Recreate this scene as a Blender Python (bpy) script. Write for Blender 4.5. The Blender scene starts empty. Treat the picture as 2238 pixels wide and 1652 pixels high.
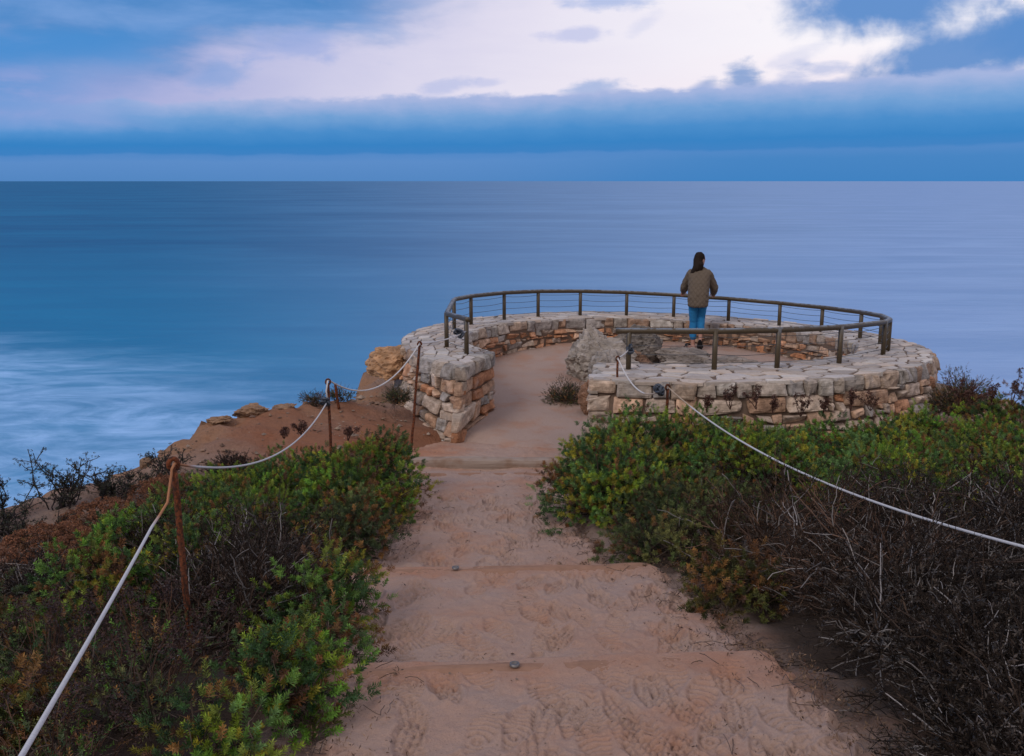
import bpy, math, random
import numpy as np
from mathutils import Vector, noise as mn

SC = bpy.context.scene
COL = SC.collection
F = 2100.0                                   # focal length in pixels of a 2238 px wide frame
PITCH = math.atan(431 / F)
CP, SP = math.cos(PITCH), math.sin(PITCH)
rng = np.random.default_rng(7)
random.seed(7)

# ------------------------------------------------------------------ helpers
def tag(o, label=None, cat=None, group=None, kind=None):
    if label: o['label'] = label
    if cat: o['category'] = cat
    if group: o['group'] = group
    if kind: o['kind'] = kind
    return o

def empty(name, loc, label, cat, group=None, rz=0.0):
    o = bpy.data.objects.new(name, None)
    o.empty_display_size = 0.1
    COL.objects.link(o)
    o.location = loc
    o.rotation_euler = (0, 0, rz)
    return tag(o, label, cat, group)

class MB:
    """collects vertices, triangles / quads and vertex colours of ONE mesh"""
    def __init__(self):
        self.v, self.c, self.t, self.q, self.n = [], [], [], [], 0
    def add(self, v, tris=None, quads=None, col=(1, 1, 1)):
        v = np.asarray(v, np.float64).reshape(-1, 3)
        c = np.asarray(col, np.float64)
        c = np.broadcast_to(c, (len(v), 3)) if c.ndim == 1 else c.reshape(-1, 3)
        self.v.append(v); self.c.append(c)
        if tris is not None and len(tris): self.t.append(np.asarray(tris, np.int64).reshape(-1, 3) + self.n)
        if quads is not None and len(quads): self.q.append(np.asarray(quads, np.int64).reshape(-1, 4) + self.n)
        self.n += len(v)
        return self
    def build(self, name, mat, parent=None, smooth=False, loc=(0, 0, 0)):
        v = np.concatenate(self.v) - np.array(loc)
        c = np.concatenate(self.c)
        t = np.concatenate(self.t) if self.t else np.zeros((0, 3), np.int64)
        q = np.concatenate(self.q) if self.q else np.zeros((0, 4), np.int64)
        me = bpy.data.meshes.new(name)
        me.vertices.add(len(v)); me.vertices.foreach_set('co', v.astype(np.float32).ravel())
        me.loops.add(len(t) * 3 + len(q) * 4)
        me.loops.foreach_set('vertex_index', np.concatenate([t.ravel(), q.ravel()]).astype(np.int32))
        me.polygons.add(len(t) + len(q))
        st = np.concatenate([np.arange(len(t)) * 3, len(t) * 3 + np.arange(len(q)) * 4]).astype(np.int32)
        me.polygons.foreach_set('loop_start', st)
        me.update(calc_edges=True)
        a = me.color_attributes.new('Col', 'FLOAT_COLOR', 'POINT')
        a.data.foreach_set('color', np.hstack([c, np.ones((len(c), 1))]).astype(np.float32).ravel())
        me.polygons.foreach_set('use_smooth', np.full(len(t) + len(q), smooth))
        me.validate()
        me.materials.append(mat)
        o = bpy.data.objects.new(name, me)
        COL.objects.link(o)
        if parent is not None: o.parent = parent
        else: o.location = loc
        return o

def unit(a):
    return a / np.maximum(np.linalg.norm(a, axis=-1, keepdims=True), 1e-9)

def tubes(mb, P, R, sides=4, col=(1, 1, 1), caps=False):
    """P (n,k,3) polylines, R (n,k) radii -> tubes in mb"""
    P = np.asarray(P, float); R = np.asarray(R, float)
    if P.ndim == 2: P, R = P[None], R[None]
    n, k, _ = P.shape
    T = unit(np.gradient(P, axis=1))
    ref = unit(np.array([0.31, 0.22, 0.93]) + rng.normal(0, .15, (n, 3)))[:, None, :]
    chord = unit(P[:, -1] - P[:, 0])
    flip = np.abs((chord * ref[:, 0]).sum(-1)) > .85
    ref = np.where(flip[:, None, None], np.array([0.9, 0.35, 0.2]), ref)
    U = unit(np.cross(T, np.broadcast_to(ref, T.shape)))
    V = np.cross(T, U)
    a = np.arange(sides) * 2 * math.pi / sides
    ring = U[:, :, None, :] * np.cos(a)[None, None, :, None] + V[:, :, None, :] * np.sin(a)[None, None, :, None]
    verts = P[:, :, None, :] + ring * R[:, :, None, None]
    idx = np.arange(n * k * sides).reshape(n, k, sides)
    a0 = idx[:, :-1, :]; a1 = idx[:, 1:, :]
    q = np.stack([a0, np.roll(a0, -1, 2), np.roll(a1, -1, 2), a1], -1).reshape(-1, 4)
    c = np.asarray(col, float)
    if c.ndim == 2: c = np.repeat(c, k * sides, 0)
    tr = []
    if caps:
        for i in range(n):
            for e in (0, k - 1):
                r = idx[i, e]
                for j in range(1, sides - 1):
                    tr.append((r[0], r[j], r[j + 1]) if e else (r[0], r[j + 1], r[j]))
    mb.add(verts.reshape(-1, 3), tris=tr, quads=q, col=c)

def nz(x, y=0.0, z=0.0, o=3):
    return mn.fractal(Vector((x, y, z)), 1.0, 2.0, o)

def nza(P, scale, o=3, off=0.0):
    P = np.asarray(P) * scale + off
    return np.array([mn.fractal(Vector(p), 1.0, 2.0, o) for p in P])

def interp(x, xs, ys):
    return np.interp(x, xs, ys)

def ray(px, py):
    u = (px - 1119) / F; v = (826 - py) / F
    return np.array([u, CP + v * SP, -SP + v * CP])

def smooth(e0, e1, x):
    t = np.clip((x - e0) / (e1 - e0), 0, 1)
    return t * t * (3 - 2 * t)

# ------------------------------------------------------------------ materials
class S:
    """tiny node-expression helper: S(tree, socket) with arithmetic"""
    def __init__(s, nt, v): s.nt, s.v = nt, v
    def _m(s, op, *a):
        n = s.nt.nodes.new('ShaderNodeMath'); n.operation = op
        for i, x in enumerate(a):
            if isinstance(x, S): s.nt.links.new(x.v, n.inputs[i])
            else: n.inputs[i].default_value = x
        return S(s.nt, n.outputs[0])
    def __add__(s, o): return s._m('ADD', s, o)
    __radd__ = __add__
    def __sub__(s, o): return s._m('SUBTRACT', s, o)
    def __rsub__(s, o): return s._m('SUBTRACT', o, s)
    def __mul__(s, o): return s._m('MULTIPLY', s, o)
    __rmul__ = __mul__
    def __truediv__(s, o): return s._m('DIVIDE', s, o)
    def pow(s, o): return s._m('POWER', s, o)
    def max(s, o): return s._m('MAXIMUM', s, o)
    def min(s, o): return s._m('MINIMUM', s, o)
    def sqrt(s): return s._m('SQRT', s)
    def sin(s): return s._m('SINE', s)
    def cos(s): return s._m('COSINE', s)
    def abs(s): return s._m('ABSOLUTE', s)
    def step(s, a, b):
        n = s.nt.nodes.new('ShaderNodeMapRange'); n.interpolation_type = 'SMOOTHSTEP'
        s.nt.links.new(s.v, n.inputs[0])
        n.inputs[1].default_value, n.inputs[2].default_value = a, b
        if a > b:
            n.inputs[1].default_value, n.inputs[2].default_value = b, a
            n.inputs[3].default_value, n.inputs[4].default_value = 1, 0
        return S(s.nt, n.outputs[0])

def mixc(nt, f, a, b):
    n = nt.nodes.new('ShaderNodeMix'); n.data_type = 'RGBA'; n.clamp_factor = True
    for sock, x in ((n.inputs[0], f), (n.inputs[6], a), (n.inputs[7], b)):
        if isinstance(x, S): nt.links.new(x.v, sock)
        elif isinstance(x, (int, float)): sock.default_value = x
        else: sock.default_value = (*x, 1)
    return S(nt, n.outputs[2])

def mulc(nt, a, b):
    n = nt.nodes.new('ShaderNodeMix'); n.data_type = 'RGBA'; n.blend_type = 'MULTIPLY'
    n.inputs[0].default_value = 1
    for sock, x in ((n.inputs[6], a), (n.inputs[7], b)):
        if isinstance(x, S): nt.links.new(x.v, sock)
        else: sock.default_value = (*x, 1)
    return S(nt, n.outputs[2])

def coords(nt, kind='Object', scale=(1, 1, 1)):
    t = nt.nodes.new('ShaderNodeTexCoord'); m = nt.nodes.new('ShaderNodeMapping')
    m.inputs['Scale'].default_value = scale
    nt.links.new(t.outputs[kind], m.inputs[0])
    return S(nt, m.outputs[0])

def noise(nt, vec, scale, detail=5, rough=.55, dist=0.0):
    n = nt.nodes.new('ShaderNodeTexNoise')
    n.inputs['Scale'].default_value = scale; n.inputs['Detail'].default_value = detail
    n.inputs['Roughness'].default_value = rough; n.inputs['Distortion'].default_value = dist
    if vec is not None: nt.links.new(vec.v, n.inputs['Vector'])
    return S(nt, n.outputs[0])

def attr(nt):
    n = nt.nodes.new('ShaderNodeVertexColor'); n.layer_name = 'Col'
    return S(nt, n.outputs[0])

def new_mat(name, rough=.85, spec=.25, metallic=0.0):
    m = bpy.data.materials.new(name); m.use_nodes = True
    nt = m.node_tree; b = nt.nodes['Principled BSDF']
    b.inputs['Roughness'].default_value = rough
    b.inputs['Specular IOR Level'].default_value = spec
    b.inputs['Metallic'].default_value = metallic
    return m, nt, b

def setc(nt, b, col): nt.links.new(col.v, b.inputs['Base Color'])
def setbump(nt, b, h, strength=.4, dist=.02):
    n = nt.nodes.new('ShaderNodeBump'); n.inputs['Strength'].default_value = strength
    n.inputs['Distance'].default_value = dist
    nt.links.new(h.v, n.inputs['Height']); nt.links.new(n.outputs[0], b.inputs['Normal'])

def mat_leaf():
    m, nt, b = new_mat('leaf', .55, .3)
    setc(nt, b, mulc(nt, attr(nt), mixc(nt, noise(nt, coords(nt), 9, 3), (.6, .6, .6), (1.4, 1.4, 1.4))))
    return m
def mat_twig():
    m, nt, b = new_mat('twig', .9, .15)
    setc(nt, b, mulc(nt, attr(nt), mixc(nt, noise(nt, coords(nt), 40, 3), (.6, .6, .6), (1.35, 1.35, 1.35))))
    return m
def mat_stone():
    m, nt, b = new_mat('stone', .9, .2)
    co = coords(nt)
    n1 = noise(nt, co, 14, 8, .65); n2 = noise(nt, coords(nt, scale=(6, 6, 45)), 1.4, 5, .6, .6); n3 = noise(nt, co, 4.0, 4)
    c = mulc(nt, attr(nt), mixc(nt, n1.step(.25, .75), (.58, .56, .54), (1.36, 1.36, 1.36)))
    c = mixc(nt, n2.step(.52, .68) * .45, c, mulc(nt, c, (.62, .52, .45)))
    c = mixc(nt, n3.step(.56, .74) * .5, c, (.29, .28, .275))
    c = mixc(nt, noise(nt, co, 2.1, 6, .7).step(.62, .70) * .6, c, (.07, .062, .056))
    setc(nt, b, c)
    setbump(nt, b, n1 * .6 + n2 * .7, .75, .02)
    return m
def mat_paving():
    m, nt, b = new_mat('flagstone', .85, .25)
    co = coords(nt); n1 = noise(nt, co, 18, 7, .65); n2 = noise(nt, co, 3, 4)
    c = mulc(nt, attr(nt), mixc(nt, n1, (.7, .7, .7), (1.28, 1.28, 1.28)))
    c = mixc(nt, n2.step(.5, .75) * .5, c, mulc(nt, c, (.7, .62, .58)))
    setc(nt, b, c); setbump(nt, b, n1, .5, .01)
    return m
def mat_rock():
    m, nt, b = new_mat('rock', .92, .2)
    co = coords(nt); n1 = noise(nt, co, 7, 9, .68, .3); n2 = noise(nt, coords(nt, scale=(3, 3, 14)), 1.6, 6, .6, 1.0)
    c = mulc(nt, attr(nt), mixc(nt, n1, (.55, .55, .55), (1.42, 1.4, 1.38)))
    c = mixc(nt, n2.step(.55, .7) * .55, c, mulc(nt, c, (.55, .45, .38)))
    setc(nt, b, c); setbump(nt, b, n1 + n2, 1.0, .05)
    return m
def mat_ground():
    m, nt, b = new_mat('soil', .95, .1)
    co = coords(nt); n1 = noise(nt, co, 30, 8, .7); n2 = noise(nt, co, 1.7, 5, .6); n3 = noise(nt, co, 6, 6, .65)
    c = mulc(nt, attr(nt), mixc(nt, n1, (.68, .66, .64), (1.3, 1.3, 1.3)))
    c = mixc(nt, n2.step(.5, .66) * .5, c, mulc(nt, c, (.92, .66, .5)))
    c = mixc(nt, n3.step(.6, .72) * .5, c, mulc(nt, c, (.55, .48, .42)))
    setc(nt, b, c); setbump(nt, b, n1 * .6 + n3, 1.0, .04)
    return m
def mat_sand():
    m, nt, b = new_mat('sand', .95, .12)
    co = coords(nt); n1 = noise(nt, co, 160, 4, .7); n2 = noise(nt, co, 2.2, 6, .62); n3 = noise(nt, co, 26, 6, .65)
    c = mulc(nt, attr(nt), mixc(nt, n1, (.72, .7, .68), (1.26, 1.26, 1.26)))
    c = mixc(nt, n2.step(.46, .68) * .6, c, mulc(nt, c, (1.0, .74, .58)))
    c = mixc(nt, n3.step(.6, .75) * .35, c, mulc(nt, c, (.66, .58, .52)))
    c = mixc(nt, noise(nt, co, 75, 2).step(.70, .74) * .7, c, (.09, .065, .05))
    setc(nt, b, c); setbump(nt, b, n1 * .5 + n3, .85, .016)
    return m
def mat_wood():
    m, nt, b = new_mat('weathered_timber', .9, .15)
    n1 = noise(nt, coords(nt, scale=(1.2, 26, 26)), 2, 7, .65, .4); n2 = noise(nt, coords(nt), 5, 5)
    c = mixc(nt, n1, (.15, .11, .09), (.44, .36, .31))
    c = mixc(nt, n2.step(.45, .65) * .7, c, (.22, .135, .09))
    setc(nt, b, c); setbump(nt, b, n1, .8, .01)
    return m
def mat_rust():
    m, nt, b = new_mat('rusty_iron', .85, .3)
    co = coords(nt); n1 = noise(nt, co, 60, 6, .7); n2 = noise(nt, co, 14, 4)
    c = mixc(nt, n1.step(.35, .7), (.030, .014, .010), (.22, .062, .022))
    c = mixc(nt, n2.step(.5, .68) * .5, c, (.03, .018, .015))
    setc(nt, b, c); setbump(nt, b, n1, .7, .004)
    return m
def mat_rail():
    m, nt, b = new_mat('painted_pipe', .5, .5)
    co = coords(nt); n1 = noise(nt, co, 9, 7, .75); n2 = noise(nt, co, 34, 5, .7)
    c = mixc(nt, n2, (.032, .022, .011), (.085, .060, .030))
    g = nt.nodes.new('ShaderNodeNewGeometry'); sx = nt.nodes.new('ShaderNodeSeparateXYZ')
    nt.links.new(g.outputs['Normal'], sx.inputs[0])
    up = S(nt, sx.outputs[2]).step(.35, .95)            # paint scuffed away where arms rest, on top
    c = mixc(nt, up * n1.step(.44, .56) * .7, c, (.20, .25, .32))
    setc(nt, b, c); setbump(nt, b, n2, .25, .004)
    return m
def mat_plain(name, col, rough=.7, spec=.3, var=.25, scale=30, bump=.2, metallic=0.0):
    m, nt, b = new_mat(name, rough, spec, metallic)
    n1 = noise(nt, coords(nt), scale, 5, .65)
    lo = tuple(x * (1 - var) for x in col); hi = tuple(min(1, x * (1 + var)) for x in col)
    setc(nt, b, mixc(nt, n1, lo, hi)); setbump(nt, b, n1, bump, .004)
    return m
def mat_rope():
    m, nt, b = new_mat('rope_fibre', .8, .2)
    n1 = noise(nt, coords(nt), 2, 2, .5); n2 = noise(nt, coords(nt), 120, 3)
    c = mulc(nt, attr(nt), mixc(nt, n2, (.75, .75, .75), (1.2, 1.2, 1.2)))
    c = mixc(nt, n1.step(.5, .8) * .25, c, (.25, .17, .12))
    setc(nt, b, c); setbump(nt, b, n2, .4, .003)
    return m

M = dict(leaf=mat_leaf(), twig=mat_twig(), stone=mat_stone(), paving=mat_paving(), rock=mat_rock(), ground=mat_ground(),
         sand=mat_sand(), wood=mat_wood(), rust=mat_rust(), rail=mat_rail(), rope=mat_rope(),
         dusty=mat_plain('sandy_timber', (.27, .155, .105), .95, .1, .4, 14, .8),
         mortar=mat_plain('mortar', (.150, .108, .084), .95, .1, .35, 24, .8),
         cable=mat_plain('wire_cable', (.05, .055, .065), .5, .5, .2),
         clamp=mat_plain('cable_clamp', (.035, .045, .065), .5, .5, .3),
         bolt=mat_plain('bolt_steel', (.16, .15, .15), .5, .5, .3, metallic=.6),
         skin=mat_plain('skin', (.40, .22, .17), .55, .35, .08, 20, .05),
         jacket=mat_plain('quilted_cloth', (.128, .104, .083), .92, .1, .22, 160, .35),
         jeans=mat_plain('denim', (.024, .175, .40), .9, .12, .35, 90, .35),
         hair=mat_plain('hair', (.014, .008, .006), .7, .2, .4, 60, .3),
         shoe=mat_plain('black_rubber', (.012, .012, .014), .7, .3, .3))

# ------------------------------------------------------------------ world: dusk sky with cloud bank
SUN_EL, SUN_AZ = 40.0, 222.0                       # soft overcast key, from behind and to the left
def make_world():
    w = bpy.data.worlds.new('World'); SC.world = w; w.use_nodes = True
    nt = w.node_tree; nt.nodes.clear()
    out = nt.nodes.new('ShaderNodeOutputWorld')
    tc = nt.nodes.new('ShaderNodeTexCoord'); sx = nt.nodes.new('ShaderNodeSeparateXYZ')
    nt.links.new(tc.outputs['Generated'], sx.inputs[0])
    x, y, z = (S(nt, sx.outputs[i]) for i in range(3))
    az = x._m('ARCTAN2', x, y); el = z._m('ARCSINE', z)
    X = az * 2190.0 + 1119.0                        # azimuth and elevation in handy units
    Y = el * 2130.0
    def vec(a, b, c=0.0):
        n = nt.nodes.new('ShaderNodeCombineXYZ')
        for i, q in enumerate((a, b, c)):
            if isinstance(q, S): nt.links.new(q.v, n.inputs[i])
            else: n.inputs[i].default_value = q
        return S(nt, n.outputs[0])
    d3 = S(nt, tc.outputs['Generated'])
    nA = noise(nt, vec(X * .0042, Y * .014), 1.0, 7, .55, .35) - .5
    nB = noise(nt, vec(X * .012, Y * .035, 3.0), 1.0, 7, .6, .2) - .5
    nC = noise(nt, vec(X * .0016, Y * .009, 7.0), 1.0, 6, .55, .4) - .5
    nD = noise(nt, vec(X * .010, Y * .010, 5.0), 1.0, 5, .55, .3) - .5
    # clear sky behind the clouds
    c = mixc(nt, (X + nC * 500).step(60, 1250), (.34, .38, .68), (.74, .70, .84))
    c = mixc(nt, (X + nC * 400).step(900, 1850), c, (.95, .91, .95))
    c = mixc(nt, (Y + nA * 60).step(290, 150) * X.step(1000, 1900), c, (.90, .79, .86))
    # cloud sheet, upper left
    ul = (Y - X * .20 - 140 + nA * 230 + nB * 50).step(-50, 80) * X.step(1250, 700)
    ulc = mixc(nt, (nA + nC * .9).step(-.2, .25), (.055, .225, .545), (.15, .315, .65))
    c = mixc(nt, ul * .96, c, ulc)
    lef = (X + nC * 240).step(420, 40) * Y.step(60, 150) * (Y + nA * 60).step(330, 200)
    c = mixc(nt, lef * .75, c, mixc(nt, (nA + nB * .5).step(-.12, .16), (.10, .29, .65), (.27, .35, .68)))
    streak = (Y - 250 - (X - 200) * .12 + nA * 60)
    c = mixc(nt, streak.step(-42, 0) * streak.step(48, 6) * X.step(520, 240) * X.step(0, 90) * .85, c, (.055, .25, .61))
    # separate clouds
    def blob(c, cx, cy, a, b, deg, s, col=(.088, .245, .575), wob=1.0):
        D = ray(cx, 395 - cy); D = D / np.linalg.norm(D)    # direction of the cloud
        cx = math.atan2(D[0], D[1]) * 2190 + 1119; cy = math.asin(D[2]) * 2130
        t = math.radians(deg); dx, dy = X - cx, Y - cy
        u = (dx * math.cos(t) + dy * math.sin(t)) / a
        v = (dy * math.cos(t) - dx * math.sin(t)) / b
        r = (u * u + v * v).sqrt() + nB * (2.2 * wob * (.25 if a > 120 else 1)) + nD * (1.9 * wob)
        return mixc(nt, (r.step(1.42, .55) if a > 120 else r.step(1.5, .35)) * s, c, col)
    c = blob(c, 2150, 290, 235, 62, 17, .95, wob=.75)
    c = blob(c, 1960, 405, 200, 62, 5, .97, wob=.75)
    c = blob(c, 2270, 330, 130, 50, 10, .85, wob=.8)
    c = blob(c, 1625, 226, 42, 28, -8, .78)
    c = blob(c, 1545, 214, 26, 15, 20, .6)
    c = blob(c, 1725, 215, 42, 26, 30, .5, (.30, .40, .70))
    c = blob(c, 1800, 243, 46, 12, 5, .55, (.30, .40, .70))
    c = blob(c, 1735, 270, 60, 14, 15, .3, (.40, .47, .75))
    c = blob(c, 1300, 200, 58, 18, 3, .7, (.22, .36, .68))
    c = blob(c, 1265, 320, 66, 13, 2, .55, (.40, .46, .76))
    c = blob(c, 1330, 392, 80, 18, 0, .7, (.30, .42, .74))
    c = blob(c, 1410, 345, 40, 14, 30, .3, (.5, .55, .8))
    c = blob(c, 975, 206, 60, 13, 12, .5, (.35, .43, .74))
    c = blob(c, 1060, 214, 40, 8, 3, .45, (.40, .46, .76))
    c = blob(c, 475, 232, 62, 26, 12, .5, (.17, .33, .68))
    c = blob(c, 640, 300, 90, 28, 5, .6, (.28, .38, .72))
    c = blob(c, 2080, 215, 90, 14, 15, .4, (.45, .50, .78))
    # low bank of cloud along the horizon
    top = X * .030 + 146 + nB * 34 + nD * 30
    t = Y / top
    ramp = nt.nodes.new('ShaderNodeValToRGB'); cr = ramp.color_ramp
    pts = [(0, (.085, .255, .57)), (.24, (.10, .275, .61)), (.315, (.075, .255, .60)), (.345, (.034, .225, .57)), (.44, (.022, .225, .575)),
           (.60, (.055, .27, .62)), (.78, (.17, .37, .69)), (.95, (.38, .48, .76)), (1, (.42, .50, .77))]
    while len(cr.elements) < len(pts): cr.elements.new(.5)
    for e, (p, q) in zip(cr.elements, pts): e.position = p; e.color = (*q, 1)
    nt.links.new((t + nC * .10).v, ramp.inputs[0])
    bank = mixc(nt, (X + nC * 300).step(900, 1700) * t.step(.36, .22) * .75, S(nt, ramp.outputs[0]), (.030, .225, .56))
    bank = mulc(nt, bank, (.90, .90, .93))
    bank = mixc(nt, (X + nC * 260).step(500, 60) * t.step(.45, .8) * .8, bank, (.11, .30, .66))
    c = mixc(nt, t.step(1.04, .96) * (X + nA * 300).step(-60, 420).max(t.step(.95, .6)), c, bank)
    # the rest of the dome: pale broken overcast overhead, warmer behind
    nH = noise(nt, d3, 3.2, 6, .55, .4)
    high = mixc(nt, nH.step(.36, .66), (.34, .38, .52), (.76, .70, .72))
    high = mixc(nt, X.abs().step(5200, 2600) * .35, high, (.50, .60, .86))
    low_sky = mixc(nt, (X + nC * 900).step(200, 1900), (.075, .23, .56), (.62, .62, .80))
    low_sky = mixc(nt, (nH + nA * .5).step(.42, .7) * .6, low_sky, (.13, .30, .66))
    c = mixc(nt, (Y + nA * 160).step(420, 640), c, low_sky)
    c = mixc(nt, (Y + nH * 300).step(1300, 2300), c, high)
    back = mixc(nt, (nH + el * .6).step(.2, .9), (.62, .46, .42), (.78, .68, .66))
    c = mixc(nt, y.step(.05, -.55) * .85, c, back)
    c = mixc(nt, z.step(.0, -.03), c, (.05, .10, .18))
    bg = nt.nodes.new('ShaderNodeBackground'); nt.links.new(c.v, bg.inputs[0]); bg.inputs[1].default_value = 1.0
    sky = nt.nodes.new('ShaderNodeTexSky'); sky.sky_type = 'NISHITA'; sky.sun_disc = False
    sky.sun_elevation = math.radians(SUN_EL); sky.sun_rotation = math.radians(SUN_AZ)
    b2 = nt.nodes.new('ShaderNodeBackground'); nt.links.new(sky.outputs[0], b2.inputs[0]); b2.inputs[1].default_value = .004
    ad = nt.nodes.new('ShaderNodeAddShader')
    nt.links.new(bg.outputs[0], ad.inputs[0]); nt.links.new(b2.outputs[0], ad.inputs[1])
    nt.links.new(ad.outputs[0], out.inputs[0])
make_world()
sl = bpy.data.lights.new('sun', 'SUN'); sl.energy = 1.15; sl.angle = math.radians(24); sl.color = (1, .90, .80)
so = bpy.data.objects.new('sun', sl); COL.objects.link(so)
a_, e_ = math.radians(SUN_AZ), math.radians(SUN_EL)
sd = Vector((math.sin(a_) * math.cos(e_), math.cos(a_) * math.cos(e_), math.sin(e_)))
so.rotation_euler = sd.to_track_quat('Z', 'Y').to_euler(); so.location = sd * 20

cam = bpy.data.cameras.new('camera'); cam.sensor_width = 36; cam.lens = F / 2238 * 36
cam.clip_start = .05; cam.clip_end = 120000
co_ = bpy.data.objects.new('camera', cam); COL.objects.link(co_)
co_.rotation_euler = (math.pi / 2 - PITCH, math.radians(0.0), 0)
SC.camera = co_
SC.view_settings.view_transform = 'Standard'; SC.view_settings.look = 'None'
SC.view_settings.exposure = 0; SC.view_settings.gamma = 1; SC.view_settings.use_curve_mapping = False
SC.cycles.max_bounces = 5; SC.cycles.diffuse_bounces = 3; SC.cycles.use_denoising = True

# ------------------------------------------------------------------ sea
SEA = -25.0
def make_sea():
    m, nt, b = new_mat('sea_water', .30, .5)
    b.inputs['IOR'].default_value = 1.33; b.inputs['Specular IOR Level'].default_value = .22
    co = coords(nt)
    sp = nt.nodes.new('ShaderNodeSeparateXYZ'); nt.links.new(co.v, sp.inputs[0])
    x, y = S(nt, sp.outputs[0]), S(nt, sp.outputs[1])
    big = noise(nt, coords(nt, scale=(.004, .009, 1)), 1, 6, .6, .3)
    mid = noise(nt, coords(nt, scale=(.02, .055, 1)), 1, 6, .6, .4)
    fine = noise(nt, coords(nt, scale=(.09, .26, 1)), 1, 6, .62, .6)
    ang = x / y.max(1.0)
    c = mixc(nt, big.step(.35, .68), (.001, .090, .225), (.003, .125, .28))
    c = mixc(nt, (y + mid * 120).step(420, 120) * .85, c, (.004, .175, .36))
    c = mixc(nt, (ang + (big - .5) * .3).step(-.42, .50) * .95, c, (.20, .330, .60))  # pale sheen of the sky painted into the water colour, stronger to the right
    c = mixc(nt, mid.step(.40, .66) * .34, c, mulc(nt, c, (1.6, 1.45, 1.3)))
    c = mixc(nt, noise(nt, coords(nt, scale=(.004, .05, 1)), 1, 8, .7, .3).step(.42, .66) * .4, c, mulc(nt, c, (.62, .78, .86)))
    shore = (93.0 - x * .62 - y) + (mid - .5) * 46.0 + (fine - .5) * 20.0
    foam = shore.step(-24.0, 26.0)
    veil = noise(nt, coords(nt, scale=(.06, .10, 1)), 1, 8, .66, 1.4)
    f = foam * ((veil * .9 + fine * .35).step(.42, .84) * .8 + .28)
    c = mixc(nt, f * .85, c, (.36, .60, .95))
    bp = nt.nodes.new('ShaderNodeBump'); bp.inputs['Strength'].default_value = .4; bp.inputs['Distance'].default_value = 1.1
    nt.links.new((fine * .8 + mid * 1.6).v, bp.inputs['Height'])
    df = nt.nodes.new('ShaderNodeBsdfDiffuse'); gl = nt.nodes.new('ShaderNodeBsdfGlossy'); mx = nt.nodes.new('ShaderNodeMixShader')
    nt.links.new(c.v, df.inputs[0]); gl.inputs['Roughness'].default_value = .32; gl.inputs[0].default_value = (.8, .92, 1, 1)
    nt.links.new(bp.outputs[0], df.inputs['Normal']); nt.links.new(bp.outputs[0], gl.inputs['Normal'])
    nt.links.new((f * -.10 + .16).v, mx.inputs[0]); nt.links.new(df.outputs[0], mx.inputs[1]); nt.links.new(gl.outputs[0], mx.inputs[2])
    nt.links.new(mx.outputs[0], nt.nodes['Material Output'].inputs[0]); nt.nodes.remove(b)
    mb = MB()
    r = np.array([8, 20, 40, 80, 160, 400, 1200, 4000, 15000, 60000.]); k = 72
    a = np.arange(k) * 2 * math.pi / k
    v = np.stack([r[:, None] * np.cos(a), r[:, None] * np.sin(a), np.full((len(r), k), SEA)], -1).reshape(-1, 3)
    v = np.vstack([v, [[0, 0, SEA]]])
    idx = np.arange(len(r) * k).reshape(len(r), k)
    q = np.stack([idx[:-1], np.roll(idx[:-1], -1, 1), np.roll(idx[1:], -1, 1), idx[1:]], -1).reshape(-1, 4)
    t = [(len(v) - 1, idx[0, i], idx[0, (i + 1) % k]) for i in range(k)]
    q = q[:, ::-1]
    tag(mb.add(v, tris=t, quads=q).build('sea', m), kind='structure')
make_sea()

# ------------------------------------------------------------------ overlook geometry constants
CX, CY = 1.95, 12.83
R_IN, R_POST, R_OUT = 2.57, 2.92, 3.42
TH0, TH1 = math.radians(-113.2), math.radians(213.5)      # on the inner edge
TH0O, TH1O = math.radians(-109.5), math.radians(225.0)    # on the outer edge: the ends are cut askew
def RO(th): return R_OUT + .15 * np.clip(-np.sin(th), 0, 1) ** 1.5
def warp(t, k):
    """t 0..1 along the wall, k 0..1 from inner to outer edge -> angle"""
    a = TH0 + (TH0O - TH0) * k; b = TH1 + (TH1O - TH1) * k
    return a + (b - a) * t      # right end of the wall -> round the back -> left end
POST_BASE = [(1373, 814.6, 723), (1560.6, 808.8, 716), (1697.9, 802.5, 712), (1833.6, 793, 707), (1929, 783.5, 699), (1944, 764.8, 690), (1923.3, 751.5, 686),
             (1879.3, 737.8, 677), (1794.6, 725.4, 666), (1702.5, 713, 659), (1591.3, 705.9, 650.5), (1471.9, 691.4, 637), (1369, 688.8, 633),
             (1268, 688.9, 631), (1176, 692.7, 632), (1102, 699, 634), (1029.7, 711.1, 642), (992.9, 727, 656), (976.3, 749.2, 670), (1019.8, 776.8, 692)]
posts = []                                                  # (theta, base z, rail z)
for i, (px, yb, yt) in enumerate(POST_BASE):
    D = ray(px, yb)
    A = D[0] ** 2 + D[1] ** 2; B = -2 * (D[0] * CX + D[1] * CY); C = CX * CX + CY * CY - R_POST ** 2
    disc = B * B - 4 * A * C
    far = 8 <= i <= 16
    if disc < 0: t = -B / (2 * A)
    else: t = (-B + (1 if far else -1) * math.sqrt(disc)) / (2 * A)
    if i in (5, 6, 7): t = (-B + math.sqrt(max(disc, 0))) / (2 * A) if i > 5 else t
    if i in (17,): t = (-B + math.sqrt(max(disc, 0))) / (2 * A)
    p = D * t
    D2 = ray(px, yt); zt = D2[2] * p[1] / D2[1]
    th = math.atan2(p[1] - CY, p[0] - CX)
    if th < math.radians(-112): th += 2 * math.pi
    posts.append((th, p[2], zt))
posts.sort()
PT = np.array(posts)
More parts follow.
